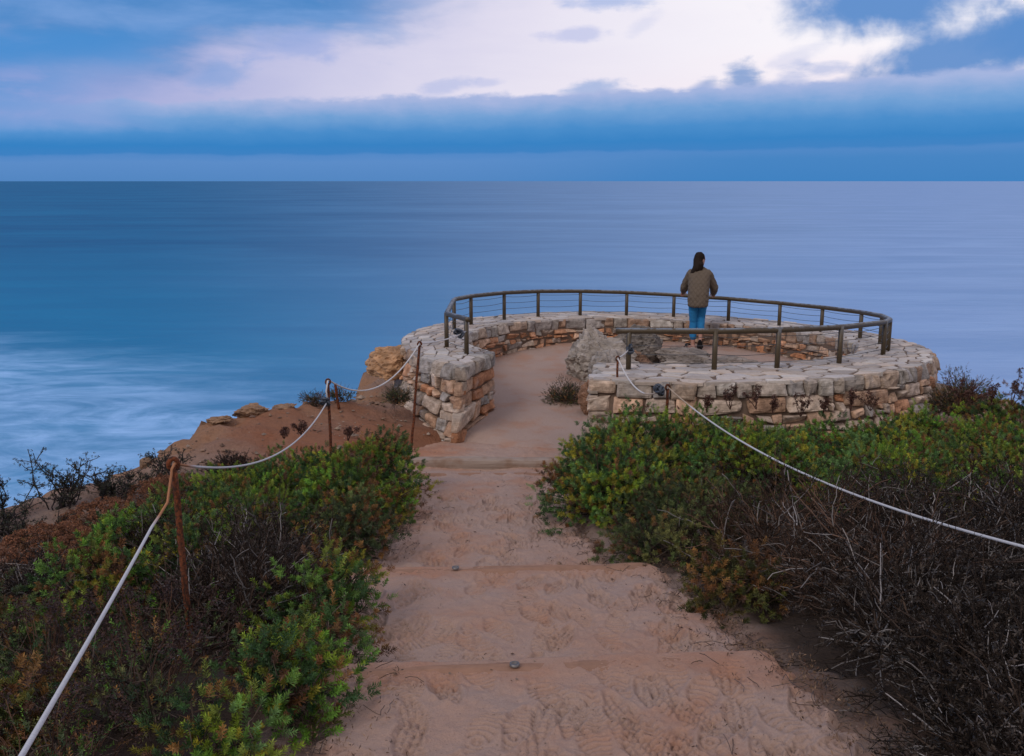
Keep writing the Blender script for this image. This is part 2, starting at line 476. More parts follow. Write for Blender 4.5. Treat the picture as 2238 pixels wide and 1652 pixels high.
def lowfit(th, val):
    Bm = np.stack([np.ones_like(th), np.cos(th), np.sin(th), np.cos(2 * th), np.sin(2 * th)], 1)
    k = np.linalg.lstsq(Bm, val, rcond=None)[0]
    return lambda t: (k[0] + k[1] * np.cos(t) + k[2] * np.sin(t) + k[3] * np.cos(2 * t) + k[4] * np.sin(2 * t))
ztop = lowfit(PT[:, 0], PT[:, 1])
zrail = lowfit(PT[:, 0], PT[:, 2])
def floor_z(y): return -2.79 + (y - 10.0) * .0450

# ------------------------------------------------------------------ ground
PY = [-3, 1, 2, 2.7, 3.5, 4.2, 5.0, 5.4, 6.2, 7.0, 8.2, 9.3, 10.1, 10.6]
PL = [-.9, -.8, -.68, -.62, -.75, -.98, -1.06, -.92, -.82, -.88, -1.02, -1.45, -1.0, -.6]
PR = [1.5, 1.45, 1.36, 1.22, 1.06, .98, .88, .62, .5, .5, .55, .80, .95, .8]
def path_z(y):
    return interp(y, [-3, 0, 3.30, 3.49, 3.53, 4.88, 5.05, 5.09, 6.2, 8.28, 8.42, 8.50, 9.22, 9.38, 9.6, 10.3, 11],
                  [-1.72, -1.72, -1.825, -1.84, -1.96, -2.085, -2.10, -2.245, -2.36, -2.60, -2.605, -2.685, -2.825, -2.785, -2.79, -2.83, -2.84])
EX = [-30, -14, -7.5, -5.2, -4.2, -3.6, -3.1, -2.55, -2.05, -1.9, -2.1, -1.5, 0.2, 1.9, 3.8, 5.3, 6.1, 7.0, 9.5, 18, 34]
EY = [-4, 2.0, 5.6, 6.9, 7.7, 8.4, 9.25, 10.2, 10.95, 11.8, 13.2, 15.2, 16.8, 17.2, 16.8, 15.6, 13.0, 11.2, 9.6, 8, 7]
def edge_dist(x, y):
    """signed distance to the cliff edge, positive on land"""
    best = np.full(x.shape, 1e9); sgn = np.ones(x.shape)
    for i in range(len(EX) - 1):
        ax, ay, bx, by = EX[i], EY[i], EX[i + 1], EY[i + 1]
        dx, dy = bx - ax, by - ay
        t = np.clip(((x - ax) * dx + (y - ay) * dy) / (dx * dx + dy * dy), 0, 1)
        d = np.hypot(x - ax - t * dx, y - ay - t * dy)
        s = (x - ax) * dy - (y - ay) * dx
        m = d < best - 1e-9
        best = np.where(m, d, best); sgn = np.where(m, np.sign(s), sgn)
    return best * sgn
def ground_flat(x, y):
    z = interp(y, [-30, 0, 2.7, 3.4, 3.7, 5, 8, 9, 10, 20], [-1.0, -1.70, -1.80, -1.86, -1.97, -2.14, -2.56, -2.71, -2.81, -2.66])
    l = np.clip(-x - .8, 0, 4)
    z = z - l * .10 * smooth(8.6, 6.5, y) + l * .26 * smooth(7.8, 10.2, y) * (1 - .75 * smooth(11.0, 11.9, y))
    r = np.clip(x - 1.0, 0, 5)
    z = z + r * .035 * smooth(9.5, 5, y) - .05 * smooth(.9, 1.3, x) * smooth(4.2, 3.2, y)
    return z
def ground_z(x, y):
    return float(ground_flat(np.array([x]), np.array([y]))[0])
def make_terrain():
    def axis(a, b, f0, f1, fine, grow=1.25):
        xs = list(np.arange(f0, f1, fine)); s = fine
        x = f1
        while x < b: xs.append(x); s *= grow; x += s
        xs.append(b); s = fine; x = f0 - fine
        while x > a: xs.insert(0, x); s *= grow; x -= s
        xs.insert(0, a)
        return np.array(xs)
    xs = axis(-40, 40, -5.5, 6.5, .055); ys = axis(-25, 26, 1.6, 13.2, .055)
    Xg, Yg = np.meshgrid(xs, ys); x, y = Xg.ravel(), Yg.ravel()
    P = np.stack([x, y, np.zeros_like(x)], 1)
    n1 = nza(P, .9, 4); n2 = nza(P, 4.5, 3, 9.0)
    d = edge_dist(x, y) + n1 * .26 + n2 * .12
    z = ground_flat(x, y) + n1 * .05 + n2 * .03
    # the corridor under the path and under the floor of the overlook
    L, R = interp(y, PY, PL), interp(y, PY, PR)
    e = np.minimum(x - L, R - x) + n2 * .07 + n1 * .05
    ins = smooth(-.16, .10, e) * (y < 10.8)
    z = z * (1 - ins) + (path_z(y) - .05) * ins
    rr = np.hypot(x - CX, y - CY)
    insr = smooth(R_OUT - .1, R_OUT - .45, rr)
    z = z * (1 - insr) + (floor_z(y) - .06) * insr
    z = z + smooth(-.02, .22, e) * 0 - smooth(0.35, -0.05, d) * .10
    drop = np.clip(-d, 0, None)
    z = z - 3.0 * drop ** 1.15 - smooth(0, .4, drop) * .3
    z = np.maximum(z, SEA - 3)
    # soil colours: red earth by the pillar, pale sandstone at the brink, litter below the shrubs, darkened to paint in the shade there
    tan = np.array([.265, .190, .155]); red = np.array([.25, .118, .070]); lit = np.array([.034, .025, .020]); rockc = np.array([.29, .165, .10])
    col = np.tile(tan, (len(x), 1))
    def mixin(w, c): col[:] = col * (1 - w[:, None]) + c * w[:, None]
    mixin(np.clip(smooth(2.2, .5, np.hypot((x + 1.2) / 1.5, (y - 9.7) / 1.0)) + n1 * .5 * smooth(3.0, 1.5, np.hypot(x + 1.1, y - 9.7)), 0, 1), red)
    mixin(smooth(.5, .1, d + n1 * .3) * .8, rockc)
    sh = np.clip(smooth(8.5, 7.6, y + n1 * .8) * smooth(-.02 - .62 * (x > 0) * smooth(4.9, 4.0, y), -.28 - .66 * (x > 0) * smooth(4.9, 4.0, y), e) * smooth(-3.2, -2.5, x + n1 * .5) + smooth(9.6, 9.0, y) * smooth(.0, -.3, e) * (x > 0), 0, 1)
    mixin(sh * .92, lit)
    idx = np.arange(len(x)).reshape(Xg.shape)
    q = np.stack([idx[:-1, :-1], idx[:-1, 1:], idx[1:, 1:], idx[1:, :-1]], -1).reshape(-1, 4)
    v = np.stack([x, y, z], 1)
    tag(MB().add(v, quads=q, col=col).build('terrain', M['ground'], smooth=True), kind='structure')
make_terrain()

def make_path():
    ys = np.concatenate([np.arange(-2.5, 1.9, .1), np.arange(1.9, 4.3, .0062), np.arange(4.3, 5.2, .009), np.arange(5.2, 7.2, .014), np.arange(7.2, 10.4, .02)])
    w = np.linspace(0, 1, 330)
    L, R = interp(ys, PY, PL) - .12, interp(ys, PY, PR) + .12
    x = L[:, None] + (R - L)[:, None] * w; y = np.repeat(ys[:, None], len(w), 1)
    sh = x.shape; x, y = x.ravel(), y.ravel()
    P = np.stack([x, y, np.zeros_like(x)], 1)
    n1 = nza(P, 1.3, 3); n2 = nza(P, 6.5, 4, 5.0); n3 = nza(P, 20, 2, 2.0)
    # timbers lie slightly askew, so does the step
    yy = y - (x * .06 + n1 * .02) * smooth(2.6, 3.2, y) * smooth(6.5, 5.4, y)
    calm = 1 - .85 * np.maximum(smooth(.22, .05, np.abs(yy - 3.46)), smooth(.22, .05, np.abs(yy - 5.03)))
    z = path_z(yy) + n1 * .018 * calm + (n2 * .013 + n3 * .004) * calm
    # footprints
    fr = np.random.default_rng(3)
    for k in range(330):
        fy = 1.95 + 5.6 * fr.random() ** 1.25; l, r = np.interp(fy, PY, PL) + .1, np.interp(fy, PY, PR) - .1
        fx = l + (r - l) * fr.random(); a = fr.normal(0, .35) + (math.pi if fr.random() < .5 else 0)
        m = (np.abs(x - fx) < .2) & (np.abs(y - fy) < .2)
        if not m.any(): continue
        u = (x[m] - fx) * math.cos(a) + (y[m] - fy) * math.sin(a); v = -(x[m] - fx) * math.sin(a) + (y[m] - fy) * math.cos(a)
        wid = .044 + .012 * np.cos((v / .14) * 2.6 + .6)
        q = (u / wid) ** 2 + (v / .142) ** 2
        dep = fr.uniform(.004, .013)
        base = -dep * smooth(1.25, .75, q) + dep * .4 * np.exp(-((q - 1.5) / .4) ** 2)
        kind = fr.integers(0, 3); per = fr.uniform(.022, .032)
        ga = lambda a: 1 - 2.4 * np.exp(-((np.mod(a / (2 * math.pi), 1) - .5) / .16) ** 2)
        if kind == 0: tr = ga(v / per * 2 * math.pi + 1.6 * np.cos(u * 45))
        elif kind == 1: tr = np.minimum(ga(v / per * 2 * math.pi), ga(u / per * 2 * math.pi))
        else: tr = ga(np.hypot(u, v - .06) / per * 2 * math.pi)
        z[m] += (base * 1.0 + tr * .0048 * smooth(1.05, .8, q)) * calm[m]
    e = np.minimum(x - (interp(y, PY, PL) - .12), (interp(y, PY, PR) + .12) - x)
    z = z - smooth(.22, .0, e + n2 * .06) * .13
    # far edge of the sheet tucks under the floor slab
    z = np.where(y > 10.28, z - .03, z)
    c0 = np.array([.385, .275, .230]); red = np.array([.40, .225, .150])
    wv = np.clip(smooth(.25, -.02, np.abs(yy - 3.40)) * .55 + smooth(.22, 0, np.abs(yy - 4.98)) * .6 + smooth(.12, -.1, e) * .4 + np.clip(n1, 0, 1) * .5
                 + smooth(9.3, 9.6, y) * smooth(-.3, -.8, x) * .6, 0, 1)
    col = c0 * (1 - wv[:, None]) + red * wv[:, None]
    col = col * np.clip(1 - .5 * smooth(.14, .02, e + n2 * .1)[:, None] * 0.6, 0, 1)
    idx = np.arange(len(x)).reshape(sh)
    q = np.stack([idx[:-1, :-1], idx[:-1, 1:], idx[1:, 1:], idx[1:, :-1]], -1).reshape(-1, 4)
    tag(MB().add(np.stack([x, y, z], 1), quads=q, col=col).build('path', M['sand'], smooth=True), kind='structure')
make_path()

def make_floor():
    th = np.linspace(-math.pi, math.pi, 181)[:-1]; rs = np.concatenate([[.02], np.arange(.12, 3.01, .12)])
    gap = smooth(math.radians(-147), math.radians(-140), th) * smooth(math.radians(-104), math.radians(-111), th)
    rmax = 2.70 + gap * .84
    rmax = rmax + gap * np.array([.06 * nz(t * 5, 3.3) + .03 * nz(t * 17, 8.1) for t in th])
    r = rs[:, None] / 3.0 * rmax[None]
    x = CX + r * np.cos(th); y = CY + r * np.sin(th)
    P = np.stack([x.ravel(), y.ravel(), np.zeros(x.size)], 1)
    n = nza(P, 2.2, 4).reshape(x.shape); n2 = nza(P, 9, 3).reshape(x.shape)
    z = floor_z(y) + n * .018 + n2 * .006
    z[-1] -= .08                                            # worn edge towards the path
    idx = np.arange(x.size).reshape(x.shape)
    q = np.stack([idx[:-1], np.roll(idx[:-1], -1, 1), np.roll(idx[1:], -1, 1), idx[1:]], -1).reshape(-1, 4)[:, ::-1]
    tag(MB().add(np.stack([x, y, z], -1).reshape(-1, 3), quads=q, col=(.375, .280, .242)).build('floor', M['sand'], smooth=True), kind='structure')
make_floor()

# ------------------------------------------------------------------ stone wall
PAL_FACE = np.array([[.33, .180, .110], [.30, .195, .135], [.36, .245, .175], [.29, .235, .195], [.32, .155, .085], [.37, .30, .245], [.25, .23, .215]])
PAL_CAP = np.array([[.26, .225, .195], [.22, .205, .198], [.29, .225, .175], [.24, .165, .12], [.27, .25, .228]])
def stone(mb, corners, mapf, col, proud, nu=7, nv=5, r=None):
    """corners: 4 (s,z) points bl br tr tl ; mapf(s,z,d)->xyz"""
    r = r or rng
    c = np.array(corners, float)
    nu, nv = 9, 7
    u = np.array([0, .035, .12, .3, .5, .7, .88, .965, 1]); v = np.array([0, .06, .2, .5, .8, .94, 1]); U, V = np.meshgrid(u, v)
    uu, vv = 2 * U - 1, 2 * V - 1
    # round the corners off
    k = .035 * r.uniform(.3, 2.0)
    uu = uu * (1 - k * vv ** 4); vv = vv * (1 - 1.4 * k * uu ** 4)
    U2, V2 = (uu + 1) / 2, (vv + 1) / 2
    W = [(1 - U2) * (1 - V2), U2 * (1 - V2), U2 * V2, (1 - U2) * V2]
    s = sum(w * p[0] for w, p in zip(W, c)); z = sum(w * p[1] for w, p in zip(W, c))
    edge = np.maximum(np.abs(2 * U - 1) ** 14, np.abs(2 * V - 1) ** 9)
    tilt = r.normal(0, .014) * (2 * U - 1) + r.normal(.0, .014) * (2 * V - 1)
    o = r.uniform(0, 99)
    nn = np.array([mn.fractal(Vector((a * 7 + o, b * 11, o)), 1, 2, 3) for a, b in zip(s.ravel(), z.ravel())]).reshape(s.shape)
    chip = np.clip(np.abs(nn) - .25, 0, 1) * .03
    d = proud * (1 - edge * .6) + tilt + nn * .018 - chip
    s = s + nn * .006
    # rim sinks into the mortar
    s_all = np.concatenate([s.ravel(), s[0], s[-1], s[:, 0], s[:, -1]])
    z_all = np.concatenate([z.ravel(), z[0], z[-1], z[:, 0], z[:, -1]])
    d_all = np.concatenate([d.ravel(), np.full(2 * nu + 2 * nv, -.06)])
    X = mapf(s_all, z_all, d_all)
    idx = np.arange(nu * nv).reshape(nv, nu); q = []
    for j in range(nv - 1):
        for i in range(nu - 1): q.append((idx[j, i], idx[j, i + 1], idx[j + 1, i + 1], idx[j + 1, i]))
    b0 = nu * nv; b1 = b0 + nu; b2 = b1 + nu; b3 = b2 + nv
    for i in range(nu - 1):
        q.append((b0 + i, b0 + i + 1, idx[0, i + 1], idx[0, i])); q.append((idx[-1, i], idx[-1, i + 1], b1 + i + 1, b1 + i))
    for j in range(nv - 1):
        q.append((idx[j, 0], idx[j + 1, 0], b2 + j + 1, b2 + j)); q.append((b3 + j, b3 + j + 1, idx[j + 1, -1], idx[j, -1]))
    shade = np.clip(1 + nn * .35, .6, 1.4)
    cc = np.concatenate([shade.ravel(), np.full(2 * nu + 2 * nv, .85)])[:, None] * col
    mb.add(X, quads=q, col=cc)

def stone_face(face, cap, s0, s1, zb, zt, mapf, seed, capw=None, warm=.5, flip=False):
    """courses of rubble between zb(s) and zt(s) plus a row of coping blocks"""
    r = np.random.default_rng(seed)
    capw = PAL_CAP if capw is None else capw
    mf = mapf
    cap_h = .15
    wob = lambda s, k: .030 * nz(s * 1.7 + seed, k * 3.7, 1.0, 3)
    # coping
    s = s0
    while s < s1 - .02:
        L = r.choice([r.uniform(.12, .2), r.uniform(.2, .42)], p=[.45, .55])
        e = min(s + L * .92, s1)
        if s1 - e < .10: e = s1
        h = cap_h * r.uniform(.85, 1.18); g = .006
        a, b = r.normal(0, .008, 2)
        cs = [(s + g + a, zt(s) - h), (e - g + b, zt(e) - h + r.normal(0, .012)), (e - g, zt(e) + .004), (s + g, zt(s) + .004)]
        cpick = capw[r.integers(len(capw))] * r.uniform(1.1, 1.6)
        stone(cap, cs, mf, cpick, r.uniform(.03, .06), 6, 5, r)
        s = e
    # courses
    tot = max(zt(a) - zb(a) for a in np.linspace(s0, s1, 9)) - cap_h
    n = max(2, int(round(tot / .165))); fr = np.sort(np.concatenate([[0], (np.arange(1, n) + r.uniform(-.22, .22, n - 1)) / n, [1]]))
    def zl(k, a):
        lo, hi = zb(a), zt(a) - cap_h
        w = wob(a, k) if 0 < k < n else 0
        return lo + (hi - lo) * fr[k] + w
    for k in range(n):
        s = s0 - (r.uniform(0, .12) if k % 2 else 0); s = s0
        while s < s1 - .02:
            h = zl(k + 1, s) - zl(k, s)
            L = np.clip(h * r.uniform(.8, 2.9), .11, .52); e = min(s + L, s1)
            if s1 - e < .12: e = s1
            g = r.uniform(.005, .012); sk = r.normal(0, .024, 4)
            parts = [(0, 1)]
            p = r.random()
            if h > .12 and p < .30: m = r.uniform(.38, .62); parts = [(0, m), (m, 1)]
            for lo, hi in parts:
                zz = lambda a, t: zl(k, a) * (1 - t) + zl(k + 1, a) * t
                segs = [(s, e)]
                if len(parts) == 2 and r.random() < .3: mm = s + (e - s) * r.uniform(.35, .65); segs = [(s, mm), (mm, e)]
                for sa, sb in segs:
                    j = r.normal(0, .013, 4)
                    cs = [(sa + g + sk[0] * (sa > s0), zz(sa, lo) + g + j[0]), (sb - g + sk[1] * (sb < s1), zz(sb, lo) + g + j[1]),
                          (sb - g + sk[1] * .4, zz(sb, hi) - g + j[2]), (sa + g + sk[0] * .4, zz(sa, hi) - g + j[3])]
                    wgt = np.array([1.2, 1, 1, 1, .9, .8, .6]); wgt[[0, 4]] *= warm * 2; wgt[[3, 5, 6]] *= (1 - warm) * 2
                    colr = PAL_FACE[r.choice(7, p=wgt / wgt.sum())] * r.uniform(.95, 1.65)
                    stone(face, cs, mf, colr, r.uniform(.018, .055), 7, 5, r)
            s = e

wall = empty('stone_wall', (CX, CY, -2.65), 'ring shaped low wall of rough orange and grey stone with a gap at the path', 'wall')
def make_wall():
    face, cap, core, pav = MB(), MB(), MB(), MB()
    BAT = .34                                              # outward lean of the outer face per metre of height
    zbo = lambda th: ground_flat(np.array([CX + 3.5 * math.cos(th)]), np.array([CY + 3.5 * math.sin(th)]))[0]
    def out_base(th): return min(float(zbo(th)) - .10, float(ztop(th)) - .62)
    # outer face, s measured as theta*R_OUT ; only the stretches towards land need fine stones but all are built
    def m_out(s, z, d):
        th = s / R_OUT; rr = RO(th) + (ztop(th) - z) * BAT * .6 + d - .045
        return np.stack([CX + rr * np.cos(th), CY + rr * np.sin(th), z], -1)
    stone_face(face, cap, TH0O * R_OUT, TH1O * R_OUT, lambda s: out_base(s / R_OUT), lambda s: float(ztop(s / R_OUT)), m_out, 11, warm=.22)
    def m_in(s, z, d):
        th = -s / R_IN; rr = R_IN - d + .045
        return np.stack([CX + rr * np.cos(th), CY + rr * np.sin(th), z], -1)
    stone_face(face, cap, -TH1 * R_IN, -TH0 * R_IN, lambda s: floor_z(CY + R_IN * math.sin(-s / R_IN)) - .05, lambda s: float(ztop(-s / R_IN)), m_in, 23, warm=.66)
    # the two ends at the gap
    for thi, tho, sg, sd in ((TH1, TH1O, 1, 5), (TH0, TH0O, -1, 8)):
        th = (thi + tho) / 2
        zt = float(ztop(th)); zb = floor_z(CY + 3.2 * math.sin(th)) - .12
        pi_ = np.array([CX + R_IN * math.cos(thi), CY + R_IN * math.sin(thi)]); po_ = np.array([CX + RO(tho) * math.cos(tho), CY + RO(tho) * math.sin(tho)])
        er = unit(po_ - pi_); et = np.array([-er[1], er[0]]) * sg; Lw = float(np.linalg.norm(po_ - pi_))
        def m_end(s, z, d, er=er, et=et, zt=zt, pi_=pi_, Lw=Lw):
            k = (s - R_IN) / (R_OUT - R_IN)
            sp = k * (Lw + (zt - z) * BAT * .6)
            p = pi_ + sp[:, None] * er + (d - .045)[:, None] * et
            return np.concatenate([p, z[:, None]], 1)
        if sg > 0:                                        # keep the winding facing out of the wall
            mm = lambda s, z, d, f=m_end: f(R_OUT + R_IN - s, z, d)
        else: mm = m_end
        stone_face(face, cap, R_IN, R_OUT, lambda s: zb, lambda s: zt, mm, sd, warm=.64 if sg > 0 else .4)
    # mortar body
    tt = np.linspace(.0025, .9975, 150); th = warp(tt, .5)
    zt = ztop(th) - .003; zb = np.minimum([out_base(t) for t in th], floor_z(CY + R_IN * np.sin(th))) - .12
    ri, ro = R_IN + .035, RO(th) - .055; rob = ro + (zt - zb) * BAT * .6
    prof = [(ri, zb, warp(tt, 0)), (ri, zt, warp(tt, 0)), (ro, zt, warp(tt, 1)), (rob, zb, warp(tt, 1))]
    v = np.stack([np.stack([CX + (np.zeros_like(th) + r_) * np.cos(h_), CY + (np.zeros_like(th) + r_) * np.sin(h_), z_ + 0 * th], -1) for r_, z_, h_ in prof], 1)
    n = len(th); idx = np.arange(n * 4).reshape(n, 4)
    q = np.stack([idx[:-1], np.roll(idx[:-1], -1, 1), np.roll(idx[1:], -1, 1), idx[1:]], -1).reshape(-1, 4)
    q = np.vstack([q, [idx[0]], [idx[-1][::-1]]])
    core.add(v.reshape(-1, 3), quads=q)
    # crazy paving on top: Voronoi cells in (s, r)
    r = np.random.default_rng(4)
    smax = (TH1 - TH0) * 2.95; W = R_OUT - R_IN - .02
    pts = []; buf = np.zeros((9001, 2))
    tries = 0
    while tries < 9000:
        tries += 1
        p = np.array([r.uniform(-.1, smax + .1), r.uniform(-.04, W + .04)])
        k = len(pts)
        if k == 0 or ((buf[:k, 0] - p[0]) ** 2 * .42 + (buf[:k, 1] - p[1]) ** 2 > .108 ** 2 * r.uniform(.55, 1.7, k)).all():
            buf[k] = p; pts.append(p)
    pts = np.array(pts); sc = np.array([.62, 1.0]); Q = pts * sc
    for i, p in enumerate(Q):
        poly = [np.array([max(0, p[0] - .4), 0.0]), np.array([min(smax * .62, p[0] + .4), 0.0]), np.array([min(smax * .62, p[0] + .4), W]), np.array([max(0, p[0] - .4), W])]
        if not (0 < p[0] < smax * .62 and -.0 < p[1] < W): continue
        near = np.where(np.abs(Q[:, 0] - p[0]) < .5)[0]
        for j in near:
            if j == i: continue
            nrm = Q[j] - p; dd = np.linalg.norm(nrm); nrm = nrm / dd; m = dd / 2 - .0095
            new = []
            for k in range(len(poly)):
                a, b = poly[k], poly[(k + 1) % len(poly)]
                fa, fb = (a - p) @ nrm - m, (b - p) @ nrm - m
                if fa <= 0: new.append(a)
                if fa * fb < 0: new.append(a + (b - a) * fa / (fa - fb))
            poly = new
            if len(poly) < 3: break
        if len(poly) < 3: continue
        A = np.array(poly); cen = A.mean(0)
        A = A + r.normal(0, .006, A.shape)
        A[:, 1] = np.clip(A[:, 1], -.01, W + .012)
        h = r.uniform(.006, .014); tl = r.normal(0, .012, 2)
        def mp(a, zz):
            k = a[:, 1] / W; th = warp(a[:, 0] / .62 / smax, k); rr = R_IN + .01 + k * (RO(th) - R_IN - .02)
            return np.stack([CX + rr * np.cos(th), CY + rr * np.sin(th), ztop(th) + zz], -1)
        inn = cen + (A - cen) * .93
        k = len(A)
        zt_ = h + (inn - cen) @ tl
        v = np.vstack([mp(A, np.full(k, -.03)), mp(A, zt_ - .007), mp(inn, zt_), mp(cen[None], np.array([h + r.normal(0, .002)]))])
        q = []; t = []
        for a in range(k):
            b = (a + 1) % k
            q += [(a, b, k + b, k + a), (k + a, k + b, 2 * k + b, 2 * k + a)]; t.append((2 * k + a, 2 * k + b, 3 * k))
        base = np.array([[.42, .375, .345], [.37, .345, .335], [.44, .375, .325], [.34, .30, .275], [.45, .415, .385]])[r.integers(5)] * r.uniform(.82, 1.25)
        pav.add(v, tris=t, quads=q, col=base)
    inv = (-CX, -CY, 2.65)
    L = (CX, CY, -2.65)
    for mb, nme, mt, sm in ((core, 'mortar_core', 'mortar', False), (face, 'facing_stones', 'stone', False), (cap, 'coping_stones', 'stone', False), (pav, 'top_paving', 'paving', False)):
        mb.build(nme, M[mt], wall, sm, L)
make_wall()

# ------------------------------------------------------------------ guard railing
def make_rail():
    rail = empty('guard_railing', (CX, CY, -2.1), 'curved dark pipe railing with wire cables standing on top of the stone wall', 'railing')
    L = (CX, CY, -2.1)
    def pt(th, z): return np.array([CX + R_POST * math.cos(th), CY + R_POST * math.sin(th), z])
    tops = []
    for th, zb, zt in PT:
        b = pt(th, float(ztop(th)) - .08); t = pt(th, float(zrail(th)) - .02); tops.append(pt(th, float(zrail(th)) - .035))
        mb = MB(); tubes(mb, np.array([[b, (b + t) / 2, t]]), np.full((1, 3), .028), 14, caps=True)
        # collar at the foot
        f = pt(th, float(ztop(th)) + .012)
        mb.build('post', M['rail'], rail, True, L)
    tops = np.array(tops)
    # the handrail: straight lengths with eased bends and short overhangs at the gap
    a = tops[0] + unit(tops[0] - tops[1]) * .14; z = tops[-1] + unit(tops[-1] - tops[-2]) * .075
    ctrl = np.vstack([a, tops, z]); line = [ctrl[0]]
    for i in range(1, len(ctrl) - 1):
        for t in (.10, .5, .90):
            if t < .5: line.append(ctrl[i] + (ctrl[i - 1] - ctrl[i]) * .08)
            elif t == .5: line.append(ctrl[i] * .9 + (ctrl[i - 1] + ctrl[i + 1]) * .05)
            else: line.append(ctrl[i] + (ctrl[i + 1] - ctrl[i]) * .08)
    line.append(ctrl[-1])
    mb = MB(); P = np.array(line); tubes(mb, P[None], np.full((1, len(P)), .031), 16, caps=True)
    mb.build('top_rail', M['rail'], rail, True, L)
    for k in range(4):
        f = .18 + .205 * k; pl = []
        for i in range(len(PT)):
            p = pt(PT[i, 0], float(ztop(PT[i, 0])) * (1 - f) + float(zrail(PT[i, 0])) * f); pl.append(p)
            if i < len(PT) - 1:
                q = pt(PT[i + 1, 0], float(ztop(PT[i + 1, 0])) * (1 - f) + float(zrail(PT[i + 1, 0])) * f)
                sag = random.uniform(.004, .022)
                for t in (.25, .5, .75): pl.append(p + (q - p) * t - np.array([0, 0, sag * 4 * t * (1 - t)]))
        pl = np.array(pl); mb = MB(); tubes(mb, pl[None], np.full((1, len(pl)), .0033), 6)
        mb.build('cable', M['cable'], rail, True, L)
make_rail()

# ------------------------------------------------------------------ rocks
def make_rock(name, cx, cy, z0, sx, sy, sz, seed, col, label, rz=0.0, rough=.35, strata=.5, cat='rock', sub=5, tilt=0.0, group=None, facets=20):
    import bmesh
    bm = bmesh.new(); bmesh.ops.create_icosphere(bm, subdivisions=sub, radius=1)
    V = np.array([v.co[:] for v in bm.verts]); Fc = np.array([[v.index for v in f.verts] for f in bm.faces]); bm.free()
    o = seed * 7.3
    n1 = nza(V, 1.1, 3, o); n2 = nza(V, 2.6, 4, o + 3)
    # broken facets: cut with random planes
    r = np.random.default_rng(seed)
    for k in range(facets):
        d = unit(r.normal(0, 1, 3)); h = r.uniform(.55, .9)
        ov = np.clip(V @ d - h, 0, None); V = V - ov[:, None] * d * .97
    n3 = nza(V, 9.0, 3, o + 5); cr = np.clip(.06 - np.abs(n2 + .3 * n1), 0, 1)
    st = np.sin((V[:, 2] + .35 * V[:, 0] + n1 * .35) * 15) ; st = np.sign(st) * np.abs(st) ** .5
    rad = 1 + rough * n1 * .30 + rough * .10 * n2 + rough * .20 * n3 - cr * 1.2 + strata * .022 * st
    V = V * rad[:, None] * np.array([sx, sy, sz])
    ct, s_t = math.cos(tilt), math.sin(tilt)
    V = np.stack([V[:, 0] * ct - V[:, 2] * s_t, V[:, 1], V[:, 0] * s_t + V[:, 2] * ct], 1)
    c, s = math.cos(rz), math.sin(rz)
    V = np.stack([V[:, 0] * c - V[:, 1] * s, V[:, 0] * s + V[:, 1] * c, V[:, 2]], 1) + np.array([cx, cy, z0])
    colr = np.array(col)[None] * np.clip(1 + n2 * .5, .6, 1.4)[:, None]
    ob = MB().add(V, tris=Fc, col=colr).build(name, M['rock'], None, False, (cx, cy, z0))
    return tag(ob, label, cat, group)
GREY = (.34, .305, .275); ORG = (.36, .20, .105)
make_rock('boulder', -1.48, 12.1, -2.30, .39, .36, .28, 3, (.46, .275, .155), 'rounded orange sandstone boulder on the cliff brink left of the wall', .3, .34, 1.5, facets=7)
fl = floor_z
make_rock('boulder', 1.14, 13.0, fl(13) + .17, .56, .64, .50, 5, GREY, 'tallest ridged grey boulder standing inside the entrance beside the small dark bush', .35, .6, .9, tilt=-.55)
make_rock('boulder', 1.30, 11.95, fl(11.9) + .17, .40, .52, .40, 9, GREY, 'pale grey boulder sloping down to the right end of the wall', .15, .45, .8, tilt=-.5)
make_rock('boulder', 1.90, 14.1, fl(14.1) + .13, .50, .42, .44, 12, (.20, .18, .165), 'pitted grey boulder farthest back, behind the first front post of the railing', .9, .5, .6)
make_rock('boulder', 1.72, 13.2, fl(13.2) + .08, .30, .30, .28, 13, (.26, .165, .115), 'orange stained boulder just right of the first front post of the railing', .4, .5, .9)
make_rock('boulder', 2.15, 12.9, fl(12.9) + .10, .56, .32, .18, 15, GREY, 'low slanting rock slab right of the orange stained boulder', -.35, .45, .9, tilt=.15)
make_rock('boulder', 2.50, 13.7, fl(13.7) + .10, .48, .38, .20, 18, (.24, .21, .19), 'flat pale rock in the floor in front of the person', .2, .45, .9)
make_rock('boulder', 2.95, 13.15, fl(13.1) + .08, .56, .36, .17, 21, (.24, .21, .19), 'flattest pale rock in the floor left of the second front post', -.1, .4, .9)
make_rock('rock', .98, 11.25, -2.58, .17, .24, .24, 25, (.25, .145, .095), 'small ridged brown rock leaning on the right end of the wall', .2, .4, 1.5)
make_rock('rock', -3.35, 8.45, -2.52, .075, .07, .08, 28, (.24, .16, .11), 'small tan stone sitting on the cliff brink behind the near rope post', 0, .4, .8, sub=3)
for k, (x, y, s_, lb) in enumerate([(-2.72, 9.75, .17, 'largest crumbling orange clod on the cliff brink left of the rope'), (-2.45, 10.1, .13, 'orange clod on the brink nearest the short rusty stub'), (-2.95, 9.4, .11, 'small crumbling orange clod low on the brink')]):
    make_rock('clod', x, y, ground_z(x, y) - .02, s_ * 1.3, s_ * .8, s_ * .42, 40 + k, (.28, .175, .11), lb, .6, .9, 1.2, 'clod', sub=4)

